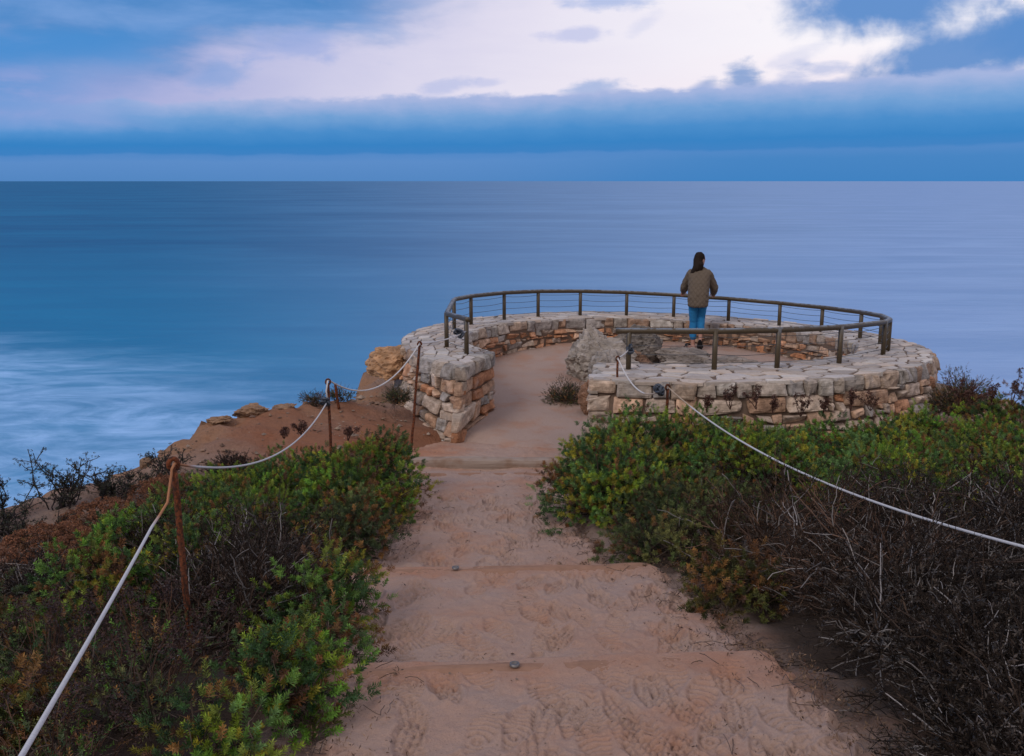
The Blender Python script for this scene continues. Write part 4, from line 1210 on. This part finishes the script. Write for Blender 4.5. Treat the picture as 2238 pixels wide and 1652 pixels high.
def spiny(label, x, y, h, w, seed, n=11, name='spiny_bush', z=None):
    global rng
    rng = np.random.default_rng(seed); z0 = ground_z(x, y) if z is None else z; c = np.array([x, y, z0])
    o = empty(name, (x, y, z0), label, 'bush', 'dark spiny bushes on the brink')
    st, fo = MB(), MB()
    ends = c + np.stack([rng.normal(0, w, n), rng.normal(0, w * .6, n), h * rng.uniform(.5, 1.05, n)], 1)
    P = curve_stems(np.tile(c + np.array([0, 0, -.04]), (n, 1)) + rng.normal(0, .05, (n, 3)), ends, 10, .05)
    tubes(st, P, np.linspace(.007, .003, 10)[None].repeat(n, 0), 5, np.array([.035, .028, .030]) * rng.uniform(.6, 1.6, (n, 1)))
    lat0 = P[np.repeat(np.arange(n), 6), rng.integers(3, 9, n * 6)]
    lat1 = lat0 + unit(np.stack([rng.normal(0, 1, n * 6), rng.normal(0, .6, n * 6), rng.uniform(.1, 1.2, n * 6)], 1)) * rng.uniform(.06, .18, (n * 6, 1))
    Q = curve_stems(lat0, lat1, 5, .02)
    tubes(st, Q, np.linspace(.004, .002, 5)[None].repeat(n * 6, 0), 4, np.array([.035, .028, .030]) * rng.uniform(.6, 1.6, (n * 6, 1)))
    st.build('stems', M['twig'], o, False, (x, y, z0))
    al = np.concatenate([P[:, 3:].reshape(-1, 3), Q.reshape(-1, 3)]); i = rng.integers(0, len(al), int(len(al) * 2.2))
    leaves(fo, al[i] + rng.normal(0, .012, (len(i), 3)), unit(rng.normal(0, 1, (len(i), 3)) + np.array([0, 0, .4])), np.full(len(i), .018),
           np.array([[.030, .038, .026], [.045, .045, .024], [.022, .022, .022]])[rng.integers(3, size=len(i))], 6, .017, .0045)
    fo.build('foliage', M['leaf'], o, False, (x, y, z0))
    return o
spiny('dark spiny bush with tall thorny shoots against the sea at the left', -3.62, 7.45, .52, .17, 501, 12)
spiny('dark spiny bush cut by the left border of the picture', -4.05, 7.15, .42, .2, 502, 14)
spiny('low dark spiny bush between the tall thorny one and the brown mats', -3.35, 7.75, .24, .16, 503, 12)
spiny('single dark spiny shoot leaning right over the brink', -3.05, 8.15, .26, .12, 504, 5)
spiny('dark spiny bush under the tall thorny one at the left border', -3.75, 6.75, .28, .22, 505, 16)

DKP = np.array([[.035, .050, .020], [.065, .066, .022], [.024, .030, .016]])
small = [(.68, 11.75, .28, .26, .26, 'small dark green bush growing beside the grey boulder in the entrance', floor_z(11.7)),
         (-1.32, 10.75, .16, .16, .17, 'small dark round bush at the left foot of the wall', -2.47),
         (-1.95, 10.7, .14, .12, .09, 'tiny dark bush on the brink left of the orange boulder', -2.42),
         (-2.2, 10.45, .16, .12, .10, 'dark low bush on the brink behind the second left rope post', -2.42),
         (5.05, 10.6, .42, .36, .40, 'dark brown bush right of the wall against the sea', -2.55)]
for k, (x, y, rx, ry, h, lb, z) in enumerate(small):
    shrub('low_bush', lb, x, y, rx, ry, h, 600 + k, DKP, sprigs=11, per=14, ll=.018, lw=.0042, sl=(.03, .06), brown=.2, spread=.04, dens=3.0, group='small dark bushes on bare ground', cat='bush', z=z)

def stalk(label, p, h, seed, lean=0.0, group='dry seed stalks in front of the wall'):
    global rng
    rng = np.random.default_rng(seed); p = np.array(p); o = empty('seed_stalk', p, label, 'plant', group)
    n = 4; ends = p + np.stack([rng.normal(lean, .05, n), rng.normal(0, .05, n), h * rng.uniform(.6, 1.05, n)], 1)
    ends[0] = p + np.array([lean, 0, h])
    P = curve_stems(np.tile(p, (n, 1)), ends, 9, .02); st, fo = MB(), MB()
    tubes(st, P, np.linspace(.0045, .002, 9)[None].repeat(n, 0), 4, (.06, .028, .022)); st.build('stems', M['twig'], o, False, p)
    al = P[:, 4:].reshape(-1, 3); i = np.repeat(np.arange(len(al)), 5)
    leaves(fo, al[i] + rng.normal(0, .008, (len(i), 3)), unit(rng.normal(0, 1, (len(i), 3))), np.full(len(i), .02), np.array([.07, .030, .022]) * rng.uniform(.5, 1.5, (len(i), 1)), 5, .024, .006)
    fo.build('foliage', M['leaf'], o, False, p)  # this mesh holds the dry seed heads of the stalk
for k, (px, py, Y, h, ln, lb) in enumerate([
 (1545, 872, 8.9, .13, .0, 'dry brown seed stalk left of the others, below the second front post'), (1598, 850, 8.9, .20, .01, 'upright brown seed stalk in front of the first broad orange block'),
 (1655, 850, 9.0, .20, -.01, 'tall brown seed stalk in front of the middle of the right wall'), (1690, 872, 8.9, .14, .02, 'bushy brown seed stalk low in front of the right wall'),
 (1752, 870, 8.9, .18, .0, 'brown seed stalk left of the rounded wall stones'), (1800, 878, 8.9, .14, .02, 'short brown seed stalk under the right bulge of the wall'),
 (1862, 860, 9.0, .17, .01, 'slender brown seed stalk in front of the last orange stones'), (1905, 862, 9.1, .16, -.02, 'brown seed stalk at the right foot of the wall'),
 (2100, 835, 9.1, .22, .01, 'dark seed stalk against the sea nearest the wall'), (2128, 848, 9.0, .15, .0, 'thin dark seed stalk with a round head against the sea'),
 (2170, 845, 9.0, .16, .05, 'dark seed stalk leaning right against the sea'), (2218, 810, 9.0, .36, .05, 'tallest dark seed stalk against the sea at the right border')]):
    t = at(px, py, Y); stalk(lb, (t[0], t[1], t[2] - h), h + .02, 700 + k, ln)
for k, (px, py, Y, h, ln, lb) in enumerate([(660, 925, 8.35, .12, .0, 'brown seed stalk on top of the far left shrubs'), (760, 935, 8.3, .12, .02, 'brown seed stalk between the left shrubs and the red soil'), (620, 935, 8.4, .10, .02, 'brown seed stalk on the left shrubs nearest the brink')]):
    t = at(px, py, Y); stalk(lb, (t[0], t[1], t[2] - h), h, 720 + k, ln, 'dry seed stalks on the left shrubs')

# litter of dead leaves and bits of twig along the edges of the path (uncountable)
def litter():
    global rng
    rng = np.random.default_rng(77); mb = MB(); n = 5200
    y = rng.uniform(2.2, 9.3, n); s = rng.random(n) < .5
    off = rng.exponential(.11, n) - .10
    x = np.where(s, np.interp(y, PY, PL) + off, np.interp(y, PY, PR) - off)
    z = path_z(y - x * .06 * (y < 6)) + .012 - np.clip(.1 - off, 0, .2) * .12
    P = np.stack([x, y, z], 1); D = unit(np.stack([rng.normal(0, 1, n), rng.normal(0, 1, n), np.abs(rng.normal(0, .25, n))], 1))
    leaves(mb, P, D, np.full(n, .03), np.array([[.10, .055, .035], [.06, .04, .03], [.20, .13, .08]])[rng.integers(3, size=n)] * rng.uniform(.6, 1.3, (n, 1)), 3, .022, .003)
    k = 900; i = rng.integers(0, n, k)
    e = P[i] + unit(np.stack([rng.normal(0, 1, k), rng.normal(0, 1, k), rng.normal(.0, .05, k)], 1)) * rng.uniform(.03, .11, (k, 1))
    e[:, 2] = np.maximum(e[:, 2], P[i][:, 2])
    tubes(mb, curve_stems(P[i], e, 4, .012), np.full((k, 4), .0016), 3, np.array([.08, .055, .045]) * rng.uniform(.5, 1.6, (k, 1)))
    tag(mb.build('leaf_litter', M['leaf']), 'dead leaves and broken twigs along both edges of the sandy path', 'litter', kind='stuff')
litter()

# ------------------------------------------------------------------ the person at the railing
def blob_mesh(prims, voxel, name, mat, parent, smooth_it=4, post=None):
    """union of round cones and ellipsoids, voxel-remeshed into one continuous surface"""
    import bmesh
    bm = bmesh.new()
    for p in prims:
        if p[0] == 'e':
            _, c, r, rot = p
            tmp = bmesh.ops.create_icosphere(bm, subdivisions=4, radius=1)
            for v in tmp['verts']:
                q = Vector((v.co.x * r[0], v.co.y * r[1], v.co.z * r[2]))
                q.rotate(rot) if rot else None
                v.co = q + Vector(c)
        elif p[0] == 'c':
            _, a, b, ra, rb = p
            a, b = Vector(a), Vector(b); n = 10; d = (b - a); L = d.length; t = d.normalized()
            u = t.orthogonal().normalized(); w = t.cross(u); sd_ = 18; rings = []
            prof = [(-ra * math.cos(x), ra * math.sin(x)) for x in np.linspace(.12, math.pi / 2, 5)]
            prof += [(L * s, ra + (rb - ra) * s) for s in np.linspace(.15, .85, 5)]
            prof += [(L + rb * math.sin(x), rb * math.cos(x)) for x in np.linspace(0, math.pi / 2 - .12, 5)]
            for h, r in prof:
                rings.append([bm.verts.new(a + t * h + (u * math.cos(k) + w * math.sin(k)) * r) for k in np.arange(sd_) * 2 * math.pi / sd_])
            for r0, r1 in zip(rings[:-1], rings[1:]):
                for k in range(sd_): bm.faces.new((r0[k], r0[(k + 1) % sd_], r1[(k + 1) % sd_], r1[k]))
            bm.faces.new(rings[0][::-1]); bm.faces.new(rings[-1])
        else:                                              # loft of elliptical sections
            _, secs = p; sd_ = 28; rings = []
            for (z, cx, cy, rx, ry) in secs:
                rings.append([bm.verts.new((cx + rx * math.copysign(abs(math.cos(k)) ** .85, math.cos(k)), cy + ry * math.copysign(abs(math.sin(k)) ** .85, math.sin(k)), z)) for k in np.arange(sd_) * 2 * math.pi / sd_])
            for r0, r1 in zip(rings[:-1], rings[1:]):
                for k in range(sd_): bm.faces.new((r0[k], r0[(k + 1) % sd_], r1[(k + 1) % sd_], r1[k]))
            bm.faces.new(rings[0][::-1]); bm.faces.new(rings[-1])
    bmesh.ops.recalc_face_normals(bm, faces=bm.faces)
    me = bpy.data.meshes.new(name + '_src'); bm.to_mesh(me); bm.free()
    tmp = bpy.data.objects.new('tmp', me); COL.objects.link(tmp)
    md = tmp.modifiers.new('r', 'REMESH'); md.mode = 'VOXEL'; md.voxel_size = voxel
    sm = tmp.modifiers.new('s', 'SMOOTH'); sm.iterations = smooth_it; sm.factor = .5
    dg = bpy.context.evaluated_depsgraph_get(); dg.update()
    new = bpy.data.meshes.new_from_object(tmp.evaluated_get(dg))
    bpy.data.objects.remove(tmp); bpy.data.meshes.remove(me)
    new.name = name
    if post: post(new)
    new.materials.clear(); new.materials.append(mat)
    for f in new.polygons: f.use_smooth = True
    o = bpy.data.objects.new(name, new); COL.objects.link(o)
    if parent is not None: o.parent = parent
    return o
def make_person():
    from mathutils import Euler
    fx, fy = 2.86, 14.70
    root = empty('person', (fx, fy, floor_z(fy) + .012), 'person in a quilted brown jacket and blue jeans leaning on the railing, seen from behind', 'person', None, math.radians(-14))
    root.scale = (.90, .95, .965)
    hd = Vector((.0, .135, 1.425)); fd = Vector((.66, .75, -.05)).normalized(); sdv = Vector((fd.y, -fd.x, 0)).normalized()
    E = lambda c, r, rot=None: ('e', c, r, rot)
    yaw = Euler((0, 0, math.atan2(fd.y, fd.x) - math.pi / 2))
    # rail height in local space
    def finger_set(palm, fwd, side, dn, thumb_side):
        out = []
        for k, (o, l) in enumerate(((-.030, .062), (-.010, .074), (.010, .070), (.029, .056))):
            a = palm + side * o + fwd * .030; b = a + fwd * l * .5 + Vector((0, 0, .004)); c = b + fwd * l * .34 + dn * l * .42; d = c + dn * l * .38 - fwd * l * .05
            out += [('c', a, b, .0092, .0085), ('c', b, c, .0085, .0078), ('c', c, d, .0078, .0068)]
        a = palm + side * thumb_side * .032 - fwd * .012; b = a + side * thumb_side * .022 + fwd * .028; c = b + fwd * .024 + dn * .018
        out += [('c', a, b, .0115, .0095), ('c', b, c, .0095, .008)]
        return out
    LH, RH_ = Vector((-.300, .575, .842)), Vector((.225, .615, .830))
    LE, RE = Vector((-.250, .20, .99)), Vector((.250, .20, .99))
    LS, RS = Vector((-.142, .085, 1.215)), Vector((.142, .085, 1.215))
    la, ra = Vector((-.062, .03, .075)), Vector((.060, -.005, .205))
    lk, rk = Vector((-.072, .045, .44)), Vector((.062, .075, .53))
    lh, rh = Vector((-.080, -.03, .82)), Vector((.080, -.03, .82))
    lf = Vector((-.72, .62, 0)).normalized()
    body = [('l', [(.76, 0, -.03, .12, .09), (.84, 0, -.035, .145, .10), (.95, 0, -.02, .115, .085), (1.08, 0, .03, .125, .088), (1.18, 0, .065, .135, .085), (1.26, 0, .09, .11, .065)]),
            ('c', (0, .10, 1.24), hd + Vector((0, -.01, -.06)), .052, .048),
            E(hd + Vector((0, 0, .028)), (.073, .092, .088), yaw), E(hd + fd * .022 + Vector((0, 0, -.035)), (.056, .066, .066), yaw), E(hd + fd * .062 + Vector((0, 0, -.075)), (.026, .022, .02)),
            ('c', hd + fd * .088 + Vector((0, 0, .018)), hd + fd * .104 + Vector((0, 0, -.016)), .008, .0125),
            E(hd + fd * .084 + sdv * .030 + Vector((0, 0, .012)), (.013, .013, .009)), E(hd + fd * .084 - sdv * .030 + Vector((0, 0, .012)), (.013, .013, .009)),
            E(hd + fd * .086 + Vector((0, 0, -.046)), (.021, .011, .010), yaw),
            E(hd + sdv * .074 + Vector((0, 0, -.005)), (.012, .018, .030), yaw), E(hd - sdv * .074 + Vector((0, 0, -.005)), (.012, .018, .030), yaw)]
    for s_, e_, h_, dr in ((LS, LE, LH, -1), (RS, RE, RH_, 1)):
        f = (h_ - e_).normalized(); fw = Vector((f.x, f.y, -.12)).normalized(); sd2 = fw.cross(Vector((0, 0, 1))).normalized()
        body += [('c', s_, e_, .046, .038), ('c', e_, h_ - f * .07, .038, .025), ('c', h_ - f * .07, h_ - f * .01, .024, .026), E(h_, (.036, .046, .016), Euler((0, 0, math.atan2(fw.y, fw.x) - math.pi / 2)))]
        body += finger_set(h_, fw, sd2, Vector((0, 0, -1)), -dr)
    body += [('c', lh, lk, .070, .050), ('c', lk, la, .050, .034), ('c', rh, rk, .070, .050), ('c', rk, ra, .050, .034)]
    heel = la + Vector((.0, -.02, -.052)) - lf * .03
    body += [E(heel + Vector((0, 0, .022)), (.030, .034, .032)), ('c', heel + lf * .02 + Vector((0, 0, .022)), heel + lf * .16, .030, .024)]
    for k in range(5):
        sp = lf.cross(Vector((0, 0, 1))); a = heel + lf * .16 + sp * (.030 - k * .015) + Vector((0, 0, .0)); body.append(('c', a, a + lf * (.040 - k * .005), .0105, .009))
    rt = Vector((.058, .035, .022)); rheel = Vector((.062, -.062, .165))
    body += [('c', rheel + Vector((0, .012, .0)), rt, .028, .026), ('c', ra, rheel + Vector((0, .03, .0)), .034, .030)]
    for k in range(5):
        a = rt + Vector((.026 - k * .013, .0, -.003)); body.append(('c', a, a + Vector((0, .045 - k * .004, -.004)), .0105, .009))
    b = blob_mesh(body, .0048, 'body', M['skin'], root, 3)
    # jeans
    jn = [('l', [(.70, 0, -.02, .135, .105), (.78, 0, -.04, .166, .128), (.86, 0, -.045, .168, .128), (.95, 0, -.03, .145, .11), (1.0, 0, -.02, .135, .10)]),
          E((-.075, -.085, .80), (.085, .07, .085)), E((.075, -.085, .80), (.085, .07, .085)),
          ('c', lh + Vector((0, 0, -.03)), lk, .088, .066), ('c', lk, Vector((-.066, .028, .205)), .066, .060),
          ('c', rh + Vector((0, 0, -.03)), rk, .088, .064), ('c', rk, Vector((.064, .018, .335)), .064, .058)]
    def fray(me):
        for v in me.vertices:
            f = .005 * mn.fractal(Vector((v.co.x * 14, v.co.y * 14, v.co.z * 26)), 1, 2, 3)
            v.co += v.normal * f
    blob_mesh(jn, .008, 'jeans', M['jeans'], root, 3, fray)
    # jacket with stitched diamonds
    jk = [('l', [(.702, .0, -.045, .168, .136), (.735, .0, -.05, .176, .144), (.85, 0, -.045, .178, .146), (1.0, 0, -.01, .180, .142), (1.12, 0, .035, .188, .136), (1.20, 0, .06, .188, .123), (1.26, 0, .082, .165, .105), (1.30, 0, .10, .110, .080), (1.325, 0, .108, .078, .070)])]
    for s_, e_, h_ in ((LS, LE, LH), (RS, RE, RH_)):
        f = (h_ - e_).normalized()
        jk += [('c', s_ + Vector((0, -.005, -.005)), e_, .076, .073), ('c', e_, e_ + (h_ - f * .085 - e_) * .6, .073, .062), ('c', e_ + (h_ - e_) * .5, h_ - f * .085, .066, .046)]
    def quilt(me):
        me.update()
        for v in me.vertices:
            a = (v.co.x + v.co.z * .9) / .078; b_ = (v.co.x - v.co.z * .9) / .078
            fa, fb = abs((a % 1) - .5) * 2, abs((b_ % 1) - .5) * 2
            g = min(1 - fa, 1 - fb); puff = -.010 * math.exp(-(g / .13) ** 2) + .002
            v.co += v.normal * (puff + .009 * mn.fractal(Vector((v.co.x * 7, v.co.y * 7, v.co.z * 9)), 1, 2, 3))
    blob_mesh(jk, .0085, 'jacket', M['jacket'], root, 5, quilt)
    # long hair falling over the left shoulder
    bk = -fd
    hr = [E(hd + bk * .018 + Vector((0, 0, .036)), (.084, .094, .092), yaw), ('c', hd + bk * .045 + Vector((0, 0, .0)), Vector((-.035, .03, 1.30)), .080, .070),
          ('c', Vector((-.03, .035, 1.32)), Vector((-.115, .02, 1.225)), .070, .044), ('c', Vector((-.11, .02, 1.23)), Vector((-.172, .055, 1.150)), .042, .014),
          ('c', Vector((.012, .028, 1.36)), Vector((.03, .025, 1.275)), .055, .030), ('c', hd - sdv * .055 + Vector((0, 0, .01)), Vector((-.085, .10, 1.28)), .045, .040)]
    def strands(me):
        me.update()
        for v in me.vertices:
            ang = math.atan2(v.co.y - .12, v.co.x + .02)
            v.co += v.normal * (.0035 * math.sin(ang * 34 + v.co.z * 14) + .005 * mn.fractal(Vector((v.co.x * 26, v.co.y * 26, v.co.z * 6)), 1, 2, 2))
    blob_mesh(hr, .0065, 'hair', M['hair'], root, 4, strands)
    # sandals: sole plus a broad band
    def sandal(heelp, f, up, nm):
        sp = f.cross(up).normalized(); prims = []
        c = heelp + f * .105 - up * .012
        bm_pts = []
        ln = .255
        for s in np.linspace(0, 1, 9):
            wv = .034 + .014 * math.sin(min(1, s * 1.05) * math.pi * .85 + .25) if 0 < s < 1 else .024
            p = heelp + f * (-.035 + ln * s) - up * .013
            prims.append(('c', p - sp * (wv - .012), p + sp * (wv - .012), .0125, .0125))
        for t in np.linspace(-.9, .9, 9):
            for q in (.135, .15, .165):
                ang = t * 1.45; prims.append(E(heelp + f * q + sp * (.047 * math.sin(ang)) + up * (.010 + .042 * math.cos(ang)), (.014, .014, .010)))
        blob_mesh(prims, .006, nm, M['shoe'], root, 2)
    sandal(heel + Vector((0, 0, .004)), lf, Vector((0, 0, 1)), 'sandal')
    f2 = (rt - rheel + Vector((0, .02, -.01))).normalized(); up2 = Vector((0, f2.z * -1, f2.y)).normalized()
    sandal(rheel - up2 * .022, f2, up2, 'sandal')
make_person()
